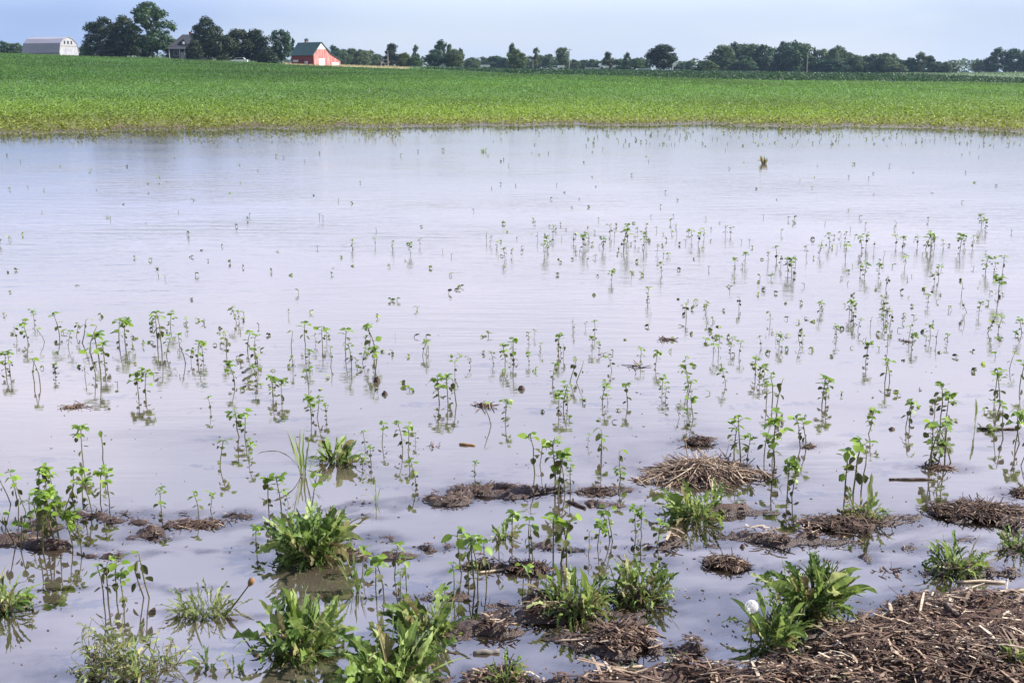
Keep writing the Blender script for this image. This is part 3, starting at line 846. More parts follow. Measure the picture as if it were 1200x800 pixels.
# ------------------------------------------------------------------ leaves and clumps
def strip_leaf(mb, base, az, el, length, width, r, lobes=0, droop=1.2, fold=.25, n=12, pet=.12, twist=0.):
    """a leaf as a folded strip along a drooping curve"""
    t = np.linspace(0, 1, n)
    ang = el - droop * t ** 1.6
    dl = length / (n - 1)
    hx = np.concatenate([[0], np.cumsum(np.cos((ang[1:] + ang[:-1]) / 2) * dl)])
    hz = np.concatenate([[0], np.cumsum(np.sin((ang[1:] + ang[:-1]) / 2) * dl)])
    sway = np.cumsum(r.randn(n) * .05) * length * .25
    ca, sa = math.cos(az), math.sin(az)
    ctr = np.stack([ca * hx - sa * sway, sa * hx + ca * sway, hz], 1) + base
    side = np.array([-sa, ca, 0.])
    up = np.stack([-np.sin(ang) * ca, -np.sin(ang) * sa, np.cos(ang)], 1)
    tt = np.clip((t - pet) / (1 - pet), 0, 1)
    env = np.where(t < pet, .12, .12 + .88 * (np.sin(np.pi * tt ** .75) ** .7) * (.55 + .45 * tt))
    env[-1] = .03
    V, A = [], []
    tw = twist + np.cumsum(r.randn(n) * .12)
    for sgn in (1, -1):
        w = env.copy()
        if lobes:
            saw = (tt * lobes + r.rand() * .5) % 1
            w = w * np.where(t < pet, 1, .26 + .95 * saw ** 1.3)
        w = w * width * .5 * (1 + .15 * r.randn(n))
        s = side[None] * np.cos(tw)[:, None] + up * np.sin(tw)[:, None]
        V.append(ctr + sgn * s * w[:, None] + up * (w * fold)[:, None] * (1 + .6 * r.randn(n))[:, None])
        A.append(np.zeros(n))
    V = np.concatenate([V[0], ctr, V[1]]); A = np.concatenate([A[0], np.ones(n), A[1]])
    q = []
    for i in range(n - 1):
        q += [[i, n + i, n + i + 1, i + 1], [n + i, 2 * n + i, 2 * n + i + 1, n + i + 1]]
    mb.add(V, q, None, A)

def mpp(py):   # metres per photo pixel at the ground of that row
    _, Y = ground(600, py)
    return Y / F * 1.03

def clump(px, py, wpx, ytop, n, label, style='dandelion', lobes=5, seed=0, withered=.12, upright=.5, lw=.2, name='dandelion_clump', group='leafy weed clumps in the mud'):
    x, y = ground(px, py)
    z = max(Z1(x, y), -.02)
    m = mpp(py)
    rad = wpx * m / 2 * .8; hgt = (py - ytop) * m * .92
    r = np.random.RandomState(seed + int(px) * 3 + int(py))
    root = empty(name, (x, y, z), label, 'weed', group, 0)
    fol, wit = MB(), MB()
    spread = rad * .68
    for i in range(int(n * 2.3)):
        az = r.rand() * 2 * math.pi
        q = math.sqrt(r.rand())
        b = np.array([math.cos(az) * q * spread, math.sin(az) * q * spread * .8, -.005])
        az2 = az + r.randn() * .7
        up_ = r.rand() < upright
        el = r.uniform(1.05, 1.5) if up_ else r.uniform(.35, 1.0)
        ln = (hgt * r.uniform(.75, 1.08)) if up_ else max(rad * r.uniform(.55, .95), hgt * .6) * 1.0
        ln = max(ln, .02)
        dr = r.uniform(.2, .9) if up_ else r.uniform(.7, 1.6)
        tgt = wit if r.rand() < withered else fol
        ln *= r.uniform(.5, 1.0) if r.rand() < .55 else 1
        lb = int(lobes * r.uniform(1.0, 1.9)) if lobes and r.rand() < .8 else 0
        pt = r.uniform(.08, .55)
        strip_leaf(tgt, b, az2, el + r.randn() * .15, ln * .93, ln * min(lw, .26) * r.uniform(.45, 1.15), r, lb, dr * r.uniform(.8, 2.6), r.uniform(.0, .9), max(4 * lb, 12) if lb else 11, pt, r.uniform(-1.4, 1.4))
    # thin stems and stray blades among the leaves
    for i in range(int(n * .5)):
        a_, q_ = r.rand() * 6.28, math.sqrt(r.rand())
        strip_leaf(fol if r.rand() < .6 else wit, np.array([math.cos(a_) * q_ * rad * .95, math.sin(a_) * q_ * rad * .8, -.01]), r.rand() * 6.28, r.uniform(.6, 1.5), hgt * r.uniform(.35, 1.1), r.uniform(.003, .009), r, 0, r.uniform(.2, 2.2), .3, 8, .05, r.uniform(-1, 1))
    # low litter of leaf bases
    for i in range(n // 3):
        az = r.rand() * 6.28
        strip_leaf(wit, np.array([math.cos(az) * rad * .3, math.sin(az) * rad * .25, .0]), az, r.uniform(.0, .35), rad * r.uniform(.3, .75), rad * .12, r, 0, .4, .2, 7)
    obj('foliage', fol.me('foliage', False, 'rib'), M[style], root)
    obj('withered_foliage', wit.me('withered_foliage', False, 'rib'), M['withered'], root)
    t = MB()
    k = 9
    for i in range(k):
        a = i * 6.28 / k + r.rand() * .5
        t.tube([(math.cos(a) * spread * .6, math.sin(a) * spread * .5, -.03), (math.cos(a) * spread * .4, math.sin(a) * spread * .35, .004), (0, 0, .012)], [.008, .008, .004], 5)
    obj('root_crown', t.me('root_crown'), M['mudclod'], root)
    return root, r, rad, hgt, m

CL = [  # px, py(base), width, ytop, leaves, label, kwargs
    (365, 652, 104, 572, 90, 'large dense dark green weed clump on the mud island, left of centre', dict(lobes=4, upright=.62, lw=.24)),
    (352, 760, 112, 668, 80, 'big leafy green clump in shallow water, directly below the mud island clump', dict(lobes=4, upright=.5, lw=.26)),
    (395, 540, 50, 494, 34, 'small bushy dark clump in open water beside the tall grass blades', dict(lobes=0, upright=.5, lw=.3)),
    (458, 806, 124, 700, 70, 'large broad-leaved clump cut by the bottom edge of the photo', dict(lobes=4, upright=.6, lw=.26)),
    (500, 742, 92, 668, 52, 'ragged clump with tall paddle leaves behind the bottom-edge clump', dict(lobes=3, upright=.65, lw=.27)),
    (672, 716, 120, 658, 66, 'wide spreading clump with muddy leaf bases at bottom centre', dict(lobes=4, upright=.5, lw=.24, withered=.22)),
    (750, 698, 96, 640, 48, 'bright wavy-leaved clump joined to the wide spreading clump', dict(lobes=4, upright=.5, lw=.28)),
    (815, 603, 104, 548, 56, 'clump with arching pale leaves in front of the large domed straw heap', dict(lobes=4, upright=.35, lw=.27)),
    (1013, 606, 62, 566, 36, 'low clump around one tall pale upright leaf', dict(lobes=3, upright=.3, lw=.28, withered=.2)),
    (952, 722, 104, 640, 84, 'biggest upright toothed-leaf clump at the edge of the debris bank', dict(lobes=5, upright=.75, lw=.2)),
    (908, 755, 50, 664, 34, 'narrow upright clump beside the dandelion seed head', dict(lobes=5, upright=.85, lw=.17)),
    (1122, 668, 82, 618, 48, 'wide pale clump on the mud just above the debris bank', dict(lobes=4, upright=.4, lw=.26)),
    (1190, 642, 50, 608, 30, 'clump half out of frame on the right edge', dict(lobes=3, upright=.5, lw=.28)),
    (240, 716, 96, 664, 60, 'feathery pale clump with a brown bud on a leaning stalk', dict(lobes=5, upright=.5, lw=.16, style='pale_weed')),
    (3, 714, 66, 654, 40, 'drooping clump cut by the left edge of the photo', dict(lobes=3, upright=.4, lw=.22)),
    (242, 776, 30, 735, 8, 'small sprig with one arrow-shaped leaf, right of the wispy weed clump', dict(lobes=3, upright=.7, lw=.36)),
    (276, 782, 30, 752, 7, 'small curled sprig between the arrow-leaf sprig and big leafy clump', dict(lobes=3, upright=.6, lw=.3)),
    (592, 800, 46, 752, 20, 'small dark clump at the bottom edge, left of the debris bank', dict(lobes=3, upright=.75, lw=.24)),
    (590, 628, 30, 592, 20, 'small pale tuft behind the close group of tall seedlings, centre bottom', dict(lobes=0, upright=.5, lw=.28)),
    (745, 634, 40, 612, 18, 'flat rosette under two seedlings, in front of the straw heap', dict(lobes=2, upright=.2, lw=.3)),
    (1158, 504, 34, 486, 16, 'little dark clump with a pale upright leaf in the water far right', dict(lobes=0, upright=.3, lw=.3)),
    (1186, 790, 42, 752, 24, 'fresh green sprout cluster on the debris at the lower right corner', dict(lobes=3, upright=.5, lw=.3)),
    (1062, 800, 34, 786, 10, 'low green sprout on the debris at the bottom edge', dict(lobes=2, upright=.4, lw=.34)),
    (985, 802, 34, 788, 10, 'low green sprout left of its twin along the bottom edge', dict(lobes=2, upright=.4, lw=.34)),
    (735, 790, 24, 768, 8, 'thin green sprig on the debris at bottom centre', dict(lobes=2, upright=.7, lw=.22)),
    (792, 790, 26, 762, 9, 'thin leaning green sprig on debris right of bottom centre', dict(lobes=2, upright=.7, lw=.22)),
    (60, 600, 62, 572, 26, 'low leafy tangle among the seedlings by the left mud bar', dict(lobes=0, upright=.5, lw=.34, style='soy_leaf')),
]
LANDMARK = {}
for c in CL:
    g = clump(*c[:6], **c[6])
    if c[0] == 1013:
        mb = MB(); strip_leaf(mb, np.array([.012, -.01, 0]), 1.2, 1.53, .155, .026, g[1], 0, .12, .5, 12, .02, .3)
        obj('upright_leaf', mb.me('upright_leaf', False, 'rib'), M['pale_weed'], g[0])
    if c[0] == 1158:
        mb = MB(); strip_leaf(mb, np.array([-.06, 0, 0]), 1.9, 1.55, .15, .03, g[1], 0, .05, .5, 10, .02, .4)
        obj('upright_leaf', mb.me('upright_leaf', False, 'rib'), M['pale_weed'], g[0])
    if c[0] == 240:
        t = MB(); t.tube([(.05, -.02, .0), (.09, -.03, .05), (.145, -.04, .125)], [.003, .0025, .002], 6)
        st = obj('flower_stalk', t.me('flower_stalk'), M['soy_stem'], g[0])
        t = MB(); t.tube([(.142, -.04, .12), (.147, -.04, .128), (.152, -.041, .138), (.155, -.041, .144)], [.004, .009, .009, .003], 8)
        obj('bud', t.me('bud', True), M['bud'], st)

def wispy(px, py, wpx, ytop, n, label):
    x, y = ground(px, py); m = mpp(py); rad = wpx * m / 2; hgt = (py - ytop) * m
    r = np.random.RandomState(int(px))
    root = empty('straggling_weed', (x, y, max(Z1(x, y), -.02)), label, 'weed', 'leafy weed clumps in the mud')
    st, fo, wi = MB(), MB(), MB()
    for i in range(n):
        a, q = r.rand() * 6.28, math.sqrt(r.rand())
        b = np.array([math.cos(a) * q * rad * .8, math.sin(a) * q * rad * .55, -.02])
        H = hgt * r.uniform(.25, 1.05) * (1.1 - .5 * q)
        lean = r.randn(2) * .35
        t = np.linspace(0, 1, 6)
        P = b + np.stack([lean[0] * H * t ** 1.5 + r.randn(6) * H * .03, lean[1] * H * t ** 1.5 + r.randn(6) * H * .03, t * H + .02 * t], 1)
        st.tube(P, np.linspace(.0016, .0007, 6), 4)
        for k in range(r.randint(5, 13)):
            h = r.uniform(.15, 1); p = np.array([np.interp(h, t, P[:, j]) for j in range(3)])
            tgt = wi if r.rand() < .2 else fo
            strip_leaf(tgt, p, r.rand() * 6.28, r.uniform(-.2, 1.0), r.uniform(.018, .05) * (1.2 - .4 * h), r.uniform(.004, .011), r, 0, r.uniform(.4, 2.2), .3, 7, .05, r.uniform(-1, 1))
    for i in range(26):
        a = r.rand() * 6.28
        b = np.array([math.cos(a) * rad * r.rand() * .7, math.sin(a) * rad * .5 * r.rand(), .0])
        strip_leaf(fo if r.rand() < .7 else wi, b, r.rand() * 6.28, r.uniform(.2, 1.1), r.uniform(.06, .13), r.uniform(.012, .024), r, 5, r.uniform(1, 2.4), .4, 20, .1, r.uniform(-1, 1))
    obj('stems', st.me('stems'), M['soy_stem'], root)
    obj('foliage', fo.me('foliage', False, 'rib'), M['pale_weed'], root)
    obj('withered_foliage', wi.me('withered_foliage', False, 'rib'), M['withered'], root)
wispy(150, 782, 150, 694, 58, 'wispy straggling pale weed clump in the lower left water')

# dandelion seed head
x, y = ground(880, 764); z = Z1(x, y)
ro = empty('dandelion_seed_head', (x, y, z), 'round white dandelion seed head on a thin stalk above the debris edge', 'dandelion')
t = MB(); t.tube([(0, 0, -.01), (-.003, .0, .07), (-.005, 0, .126)], [.002, .0018, .0016], 6); obj('stalk', t.me('stalk'), M['soy_stem'], ro)
t = MB(); r = np.random.RandomState(4)
c = np.array([-.005, 0, .13])
for i in range(260):
    d = r.randn(3); d /= np.linalg.norm(d)
    a = np.cross(d, r.randn(3)); a /= np.linalg.norm(a); b = np.cross(d, a)
    e = c + d * .0175
    t.add([c + d * .003 - a * .0003, c + d * .003 + a * .0003, e], None, [[0, 1, 2]])
    t.add([e - a * .003, e + b * .003, e + a * .003, e - b * .003], [[0, 1, 2, 3]])
obj('seed_ball', t.me('seed_ball'), M['white_fluff'], ro)

def grass_tuft(px, py, ytop, wpx, n, label, bent=.5, name='grass_tuft', mat='grass_blade', wid=.006):
    x, y = ground(px, py); m = mpp(py); hgt = (py - ytop) * m; rad = wpx * m / 2
    r = np.random.RandomState(int(px))
    root = empty(name, (x, y, max(Z1(x, y), -.03)), label, 'grass')
    mb = MB(); wb_ = MB()
    for i in range(n):
        az = r.rand() * 6.28
        strip_leaf(mb if r.rand() > .2 else wb_, np.array([math.cos(az) * rad * .25, math.sin(az) * rad * .25, 0]), az, r.uniform(1.25, 1.52), hgt * r.uniform(.5, 1.05), wid * r.uniform(.7, 1.3), r, 0, r.uniform(.1, bent), .3, 10, .02)
    strip_leaf(mb, np.zeros(3), 2.9, 1.4, hgt * 1.0, wid * 1.2, r, 0, .2, .3, 10, .02)
    strip_leaf(wb_, np.zeros(3), 3.3, 1.3, hgt * .9, wid, r, 0, 1.9, .3, 12, .02)
    obj('blades', mb.me('blades', False, 'rib'), M[mat], root)
    obj('withered_blades', wb_.me('withered_blades', False, 'rib'), M['withered'], root)
grass_tuft(356, 556, 470, 20, 9, 'tall pale grass blades rising from the water beside the small bushy clump', .6, wid=.009)
grass_tuft(418, 694, 632, 16, 12, 'tuft of upright yellow-green grass between the two big lower clumps', .3)
grass_tuft(567, 178, 171, 14, 12, 'tiny dark grass tuft far out on open water, upper centre', 1.0, mat='grass_blade', wid=.025)
grass_tuft(895, 192, 180, 16, 16, 'small yellowish dry tuft alone far out on the water, upper right', .9, mat='withered', wid=.03)
grass_tuft(162, 796, 720, 10, 3, 'thin lone grass stalk in front of the wispy weed clump', .2)
grass_tuft(440, 590, 560, 24, 3, 'slanting pale grass stem right of the mud island clump', 1.2)

# ------------------------------------------------------------------ straw, heaps, clods
def sticks(mb, P, az, el, ln, wd, th, r, bend=.0):
    n = len(P)
    d = np.stack([np.cos(az) * np.cos(el), np.sin(az) * np.cos(el), np.sin(el)], 1)
    s = np.stack([-np.sin(az), np.cos(az), np.zeros(n)], 1)
    u = np.cross(d, s)
    V = []
    mids = P + u * (ln * bend)[:, None]
    for c, k in ((P - d * (ln / 2)[:, None], .7), (mids, 1.), (P + d * (ln / 2)[:, None], .6)):
        for a, b in ((-1, -1), (1, -1), (1, 1), (-1, 1)):
            V.append(c + s * (a * wd * k / 2)[:, None] + u * (b * th * k / 2)[:, None])
    V = np.stack(V, 1)            # n,12,3
    f = np.array([[i * 4 + k, i * 4 + (k + 1) % 4, i * 4 + 4 + (k + 1) % 4, i * 4 + 4 + k] for i in range(2) for k in range(4)] + [[3, 2, 1, 0], [8, 9, 10, 11]])
    q = (f[None] + (np.arange(n) * 12)[:, None, None]).reshape(-1, 4)
    mb.add(V.reshape(-1, 3), q)

def heap(px, py, wpx, hpx, n, label, seed=0, ln=(.03, .12), mat='old_straw', wd=.0025, radial=.0, name='straw_heap', cat='straw heap', depth=.5):
    x, y = ground(px, py); m = mpp(py)
    rad, hgt = wpx * m / 2, hpx * m * .55
    r = np.random.RandomState(seed + int(px))
    z0 = max(min(Z1(x, y), .03), -.02)
    root = empty(name, (x, y, z0), label, cat, 'straw and debris heaps in the water')
    rd = max(rad * depth, .03)
    k1, k2 = 9, 22
    V = [(0, 0, hgt)]; 
    f = lambda q: hgt * (1 - q ** 1.7) - .03 * (q > .97)
    for i in range(1, k1 + 1):
        q = i / k1
        for j in range(k2):
            a = j * 2 * math.pi / k2
            w = 1 + .2 * math.sin(2 * a + seed) + .14 * math.sin(5 * a + 2.3 * seed) + .08 * r.randn()
            V.append((math.cos(a) * rad * .84 * q * w, math.sin(a) * rd * .84 * q * w, f(q) * (1 + .22 * r.randn()) - (.03 if i == k1 else 0)))
    q_, t_ = [], [[0, 1 + j, 1 + (j + 1) % k2] for j in range(k2)]
    for i in range(k1 - 1):
        for j in range(k2):
            a = 1 + i * k2; q_.append([a + j, a + k2 + j, a + k2 + (j + 1) % k2, a + (j + 1) % k2])
    mb = MB(); mb.add(V, q_, t_); obj('mound', mb.me('mound', True), M['mudclod'], root)
    if n:
        qr = np.sqrt(r.rand(n)) * 1.12; th = r.rand(n) * 6.28
        wv = 1 + .2 * np.sin(2 * th + seed) + .16 * np.sin(5 * th + 2.3 * seed) + .12 * np.sin(9 * th + seed * 1.7)
        P = np.stack([np.cos(th) * rad * qr * wv, np.sin(th) * rd * qr * wv, hgt * np.clip(1 - qr ** 1.7, 0, 1) * (.85 + .35 * r.rand(n)) + .003], 1)
        L = r.uniform(*ln, n) * (.6 + .4 * (1 - qr))
        az = np.where(r.rand(n) < radial, th + r.randn(n) * .5, r.rand(n) * 6.28)
        el = np.where(r.rand(n) < .8, -np.sin(az) * 0 + r.randn(n) * .18, r.randn(n) * .55)
        el = np.where(np.cos(az - th) > 0, -1, 1) * .35 * qr * hgt / max(rad * .5, .02) + el * .8
        mb = MB(); sticks(mb, P, az, el, L, wd * r.uniform(.6, 1.8, n), wd * r.uniform(.5, 1.0, n), r, r.uniform(-.05, .1, n))
        obj('straw', mb.me('straw'), M[mat], root)
    return root
heap(822, 556, 112, 24, 820, 'large domed straw heap on a mud island in the water', 1, (.05, .26), radial=.5, wd=.0032, depth=.7, mat='dry_straw')
heap(872, 570, 66, 5, 160, 'flat fringe of straw and bark trailing off the large domed heap', 2, (.04, .14))
heap(1150, 602, 96, 12, 480, 'broad dark straw heap near the right edge, above the pale clump', 3, (.05, .16), wd=.003)
heap(850, 662, 54, 12, 190, 'small dark debris heap standing alone left of the biggest toothed clump', 4, (.02, .08))
heap(896, 664, 26, 5, 60, 'small flat debris scrap right of the lone dark debris heap', 5, (.02, .06))
heap(88, 477, 40, 9, 160, 'dark tapering debris heap alone in open water on the left', 6, (.04, .14), wd=.003)
heap(782, 398, 22, 6, 60, 'spiky twig heap in rippled water, upper of two right of centre', 7, (.05, .2), wd=.006)
heap(743, 430, 30, 5, 70, 'low flat twig heap just below the spiky twig heap', 8, (.05, .18), wd=.005)
heap(570, 475, 34, 8, 90, 'tangled twig heap with upright stubs at mid water centre', 9, (.05, .2), wd=.004)
heap(506, 523, 22, 7, 90, 'small round tangle of roots left of the floating stick', 10, (.03, .1))
heap(1196, 578, 30, 12, 130, 'debris heap cut by the right edge above the half-hidden clump', 11, (.03, .1))
heap(948, 523, 20, 5, 60, 'small debris scrap under the paired seedlings right of the domed heap', 12, (.02, .08))
heap(820, 519, 32, 5, 70, 'thin debris patch just behind the large domed straw heap', 13, (.03, .1))
heap(1063, 400, 14, 5, 50, 'dark tuft of debris among the seedlings in the right water', 14, (.04, .14), wd=.005)
heap(620, 667, 48, 6, 110, 'flat debris patch between tall seedlings at bottom centre', 15, (.03, .1))
heap(1100, 548, 44, 7, 130, 'low debris patch under the twin leafy seedlings on the right', 16, (.02, .09))
heap(1105, 602, 30, 5, 60, 'thin scatter of straw at the tip of the broad dark straw heap', 17, (.03, .1))
heap(700, 576, 50, 6, 120, 'crumbled debris heap at the end of the long thin mud bar', 18, (.02, .08))
heap(580, 575, 74, 7, 220, 'crusted debris ridge on the long thin mud bar', 19, (.02, .08), depth=.3)
heap(235, 614, 80, 6, 170, 'crumbly debris ridge on the slanting mud bar, left', 20, (.02, .09))
heap(985, 616, 90, 7, 220, 'debris ridge on the mud bar below the tall pale leaf', 21, (.02, .09))
heap(690, 640, 10, 3, 12, 'tiny dark debris crumb behind the wavy-leaved clump', 22, (.02, .05))
heap(730, 750, 76, 12, 260, 'ragged debris heap at the outer tip of the debris bank', 23, (.03, .12), wd=.004)
heap(1045, 670, 60, 9, 200, 'debris heap at the water edge between the toothed clump and wide pale clump', 24, (.03, .12), wd=.004)

def clod(px, py, wpx, hpx, label, seed):
    x, y = ground(px, py); m = mpp(py); r = np.random.RandomState(seed)
    a, h = wpx * m / 2, hpx * m
    mb = MB(); V = []; k1, k2 = 7, 12
    for i in range(k1 + 1):
        t = i / k1 * math.pi
        for j in range(k2):
            p = j * 2 * math.pi / k2
            w = 1 + .14 * math.sin(2 * p + seed + 3 * t) + .08 * r.randn()
            V.append((math.sin(t) * math.cos(p) * a * w, math.sin(t) * math.sin(p) * a * .8 * w, math.cos(t) * h * .75 * w + h * .2))
    q = [[i * k2 + j, i * k2 + (j + 1) % k2, (i + 1) * k2 + (j + 1) % k2, (i + 1) * k2 + j] for i in range(k1) for j in range(k2)]
    mb.add(V, q)
    o = obj('mud_clod', mb.me('mud_clod', True), M['mudclod'], None, (x, y, max(-.003, Z1(x, y))))
    tag(o, label, 'mud clod', 'clods and chips on the water')
clod(611, 456, 9, 5, 'dark round clod floating right of the tangled twig heap', 1)
clod(451, 462, 7, 5, 'small dark clod between the left seedlings and the leafy trio', 2)
clod(442, 447, 8, 7, 'small yellow-brown clod below the left-centre seedling pair', 3)
clod(1045, 503, 7, 4, 'reddish chip floating in calm water on the right', 4)
clod(692, 592, 8, 5, 'square brown chip in front of the crumbled debris heap', 5)
clod(128, 479, 4, 2, 'tiny dark crumb right of the tapering debris heap', 6)
clod(775, 640, 9, 3, 'flat dark crumb between the arching clump and wavy clump', 7)
clod(870, 641, 7, 5, 'dark crumb just above the lone dark debris heap', 8)

def stick(px, py, px2, py2, rad, label, mat='stalk', name='corn_stalk', cat='stalk', lift=.003, bow=.0008):
    a = np.array(ground(px, py)); b = np.array(ground(px2, py2))
    za, zb = max(Z1(*a), 0) + lift, max(Z1(*b), 0) + lift
    c = (a + b) / 2
    pts = [(a[0] - c[0], a[1] - c[1], za), (0, 0, (za + zb) / 2 + bow), (b[0] - c[0], b[1] - c[1], zb)]
    p = np.array(pts); t_ = np.linspace(0, 1, 7)
    P = np.stack([np.interp(t_, [0, .5, 1], p[:, i]) for i in range(3)], 1); P += np.random.RandomState(int(px + py)).randn(7, 3) * rad * .18
    mb = MB(); mb.tube(P, rad * np.array([.9, 1, .95, 1.12, .95, .95, .85]), 7)
    o = obj(name, mb.me(name, True), M[mat], None, (c[0], c[1], 0)); tag(o, label, cat, 'stalks and sticks')
stick(1111, 768, 1134, 764, .0075, 'short thick bright white-tan stalk chunk on the debris bank')
stick(1122, 682, 1178, 683, .005, 'long pale stalk lying flat below the wide pale clump')
stick(1128, 702, 1196, 708, .005, 'longest pale stalk slanting to the right edge on the debris bank')
stick(1098, 742, 1108, 772, .006, 'weathered stalk stub pointing at the viewer on the debris bank', 'grey_wood')
stick(1104, 720, 1120, 738, .0075, 'thick grey broken stalk in the middle of the debris bank', 'grey_wood')
stick(976, 735, 1024, 732, .004, 'thin pale stalk at the foot of the biggest toothed clump')
stick(960, 758, 1060, 763, .0035, 'very long thin reddish stalk across the debris bank', 'pole_wood')
stick(1152, 745, 1180, 733, .004, 'slanting tan stalk right of the white-tan chunk')
stick(1135, 800, 1165, 784, .006, 'pale stalk near the lower right sprout cluster')
stick(650, 752, 716, 753, .003, 'thin pale straw lying across water in front of the ragged debris heap')
stick(700, 788, 752, 782, .004, 'pale straw on debris at the bottom centre edge')
stick(555, 766, 585, 764, .007, 'brown half-sunk stalk in water left of the debris bank', 'grey_wood')
stick(1166, 695, 1200, 692, .005, 'pale stalk at the right edge under the half-hidden clump')
stick(538, 521, 557, 522, .006, 'brown stick floating beside the small root tangle', 'bud', 'floating_stick')
stick(284, 441, 297, 434, .007, 'dark forked stick breaking the water surface on the left', 'rubber', 'floating_stick', lift=.02)
stick(666, 588, 686, 596, .006, 'dark stick at the end of the long thin mud bar', 'mudclod', 'floating_stick')
stick(1145, 503, 1192, 503, .005, 'thin dark twig lying on the water at far right', 'mudclod', 'floating_stick')
stick(1042, 562, 1092, 562, .005, 'long dark twig floating left of the twin leafy seedlings', 'mudclod', 'floating_stick')
stick(560, 672, 592, 668, .004, 'bleached straw at the foot of the tall seedlings, bottom centre')

# loose litter: straw on the debris bank, crumbs on the bars
r = np.random.RandomState(77)
def litter(n, x0, x1, y0, y1, zmin, seed, ln, wd, name, mat, lift):
    r = np.random.RandomState(seed)
    x = r.uniform(x0, x1, n); y = r.uniform(y0, y1, n)
    z = Z(x, y)
    dens = fbm(x * 6, y * 6, 3)
    k = (z > zmin) & (r.rand(n) < sstep(.3, .55, dens) + .25)
    x, y, z = x[k], y[k], z[k]; n = len(x)
    big = r.rand(n) ** 3
    L = ln[0] + (ln[1] - ln[0]) * big
    az = r.randn(n) * .55 + np.where(r.rand(n) < .3, 1.57, 0)
    P = np.stack([x, y, z + r.rand(n) * lift + .002], 1)
    mb = MB()
    sticks(mb, P, az, r.randn(n) * .22, L, wd * r.uniform(.5, 2.6, n), wd * r.uniform(.25, .7, n), r, r.uniform(-.04, .1, n))
    return tag(obj(name, mb.me(name), M[mat], None), kind='stuff')
litter(52000, -.1, 2.2, 2.2, 3.55, .010, 71, (.006, .062), .0029, 'straw_litter', 'straw', .02)
litter(90000, -2.4, 2.6, 2.4, 4.9, .001, 72, (.004, .034), .0024, 'debris_litter', 'old_straw', .006)

litter(1900, -.1, 2.2, 2.2, 3.55, .014, 73, (.05, .17), .0042, 'long_straw_litter', 'dry_straw', .02)
r = np.random.RandomState(91)
x = r.uniform(-2.6, 2.8, 60000); y = 2.3 + 4.2 * r.rand(60000) ** 1.4
z = Z(x, y)
k = (z < 0) & (r.rand(len(x)) < .5 * np.exp(z / .010) + .0022)
x, y = x[k], y[k]; n = len(x)
mb = MB(); sticks(mb, np.stack([x, y, np.full(n, .0015)], 1), r.rand(n) * 6.28, r.randn(n) * .05, r.uniform(.002, .013, n) * (1 + 1.5 * (r.rand(n) > .94)), .0022 * r.uniform(.5, 2, n), np.full(n, .0015), r, np.zeros(n))
tag(obj('floating_debris', mb.me('floating_debris'), M['old_straw']), kind='stuff')

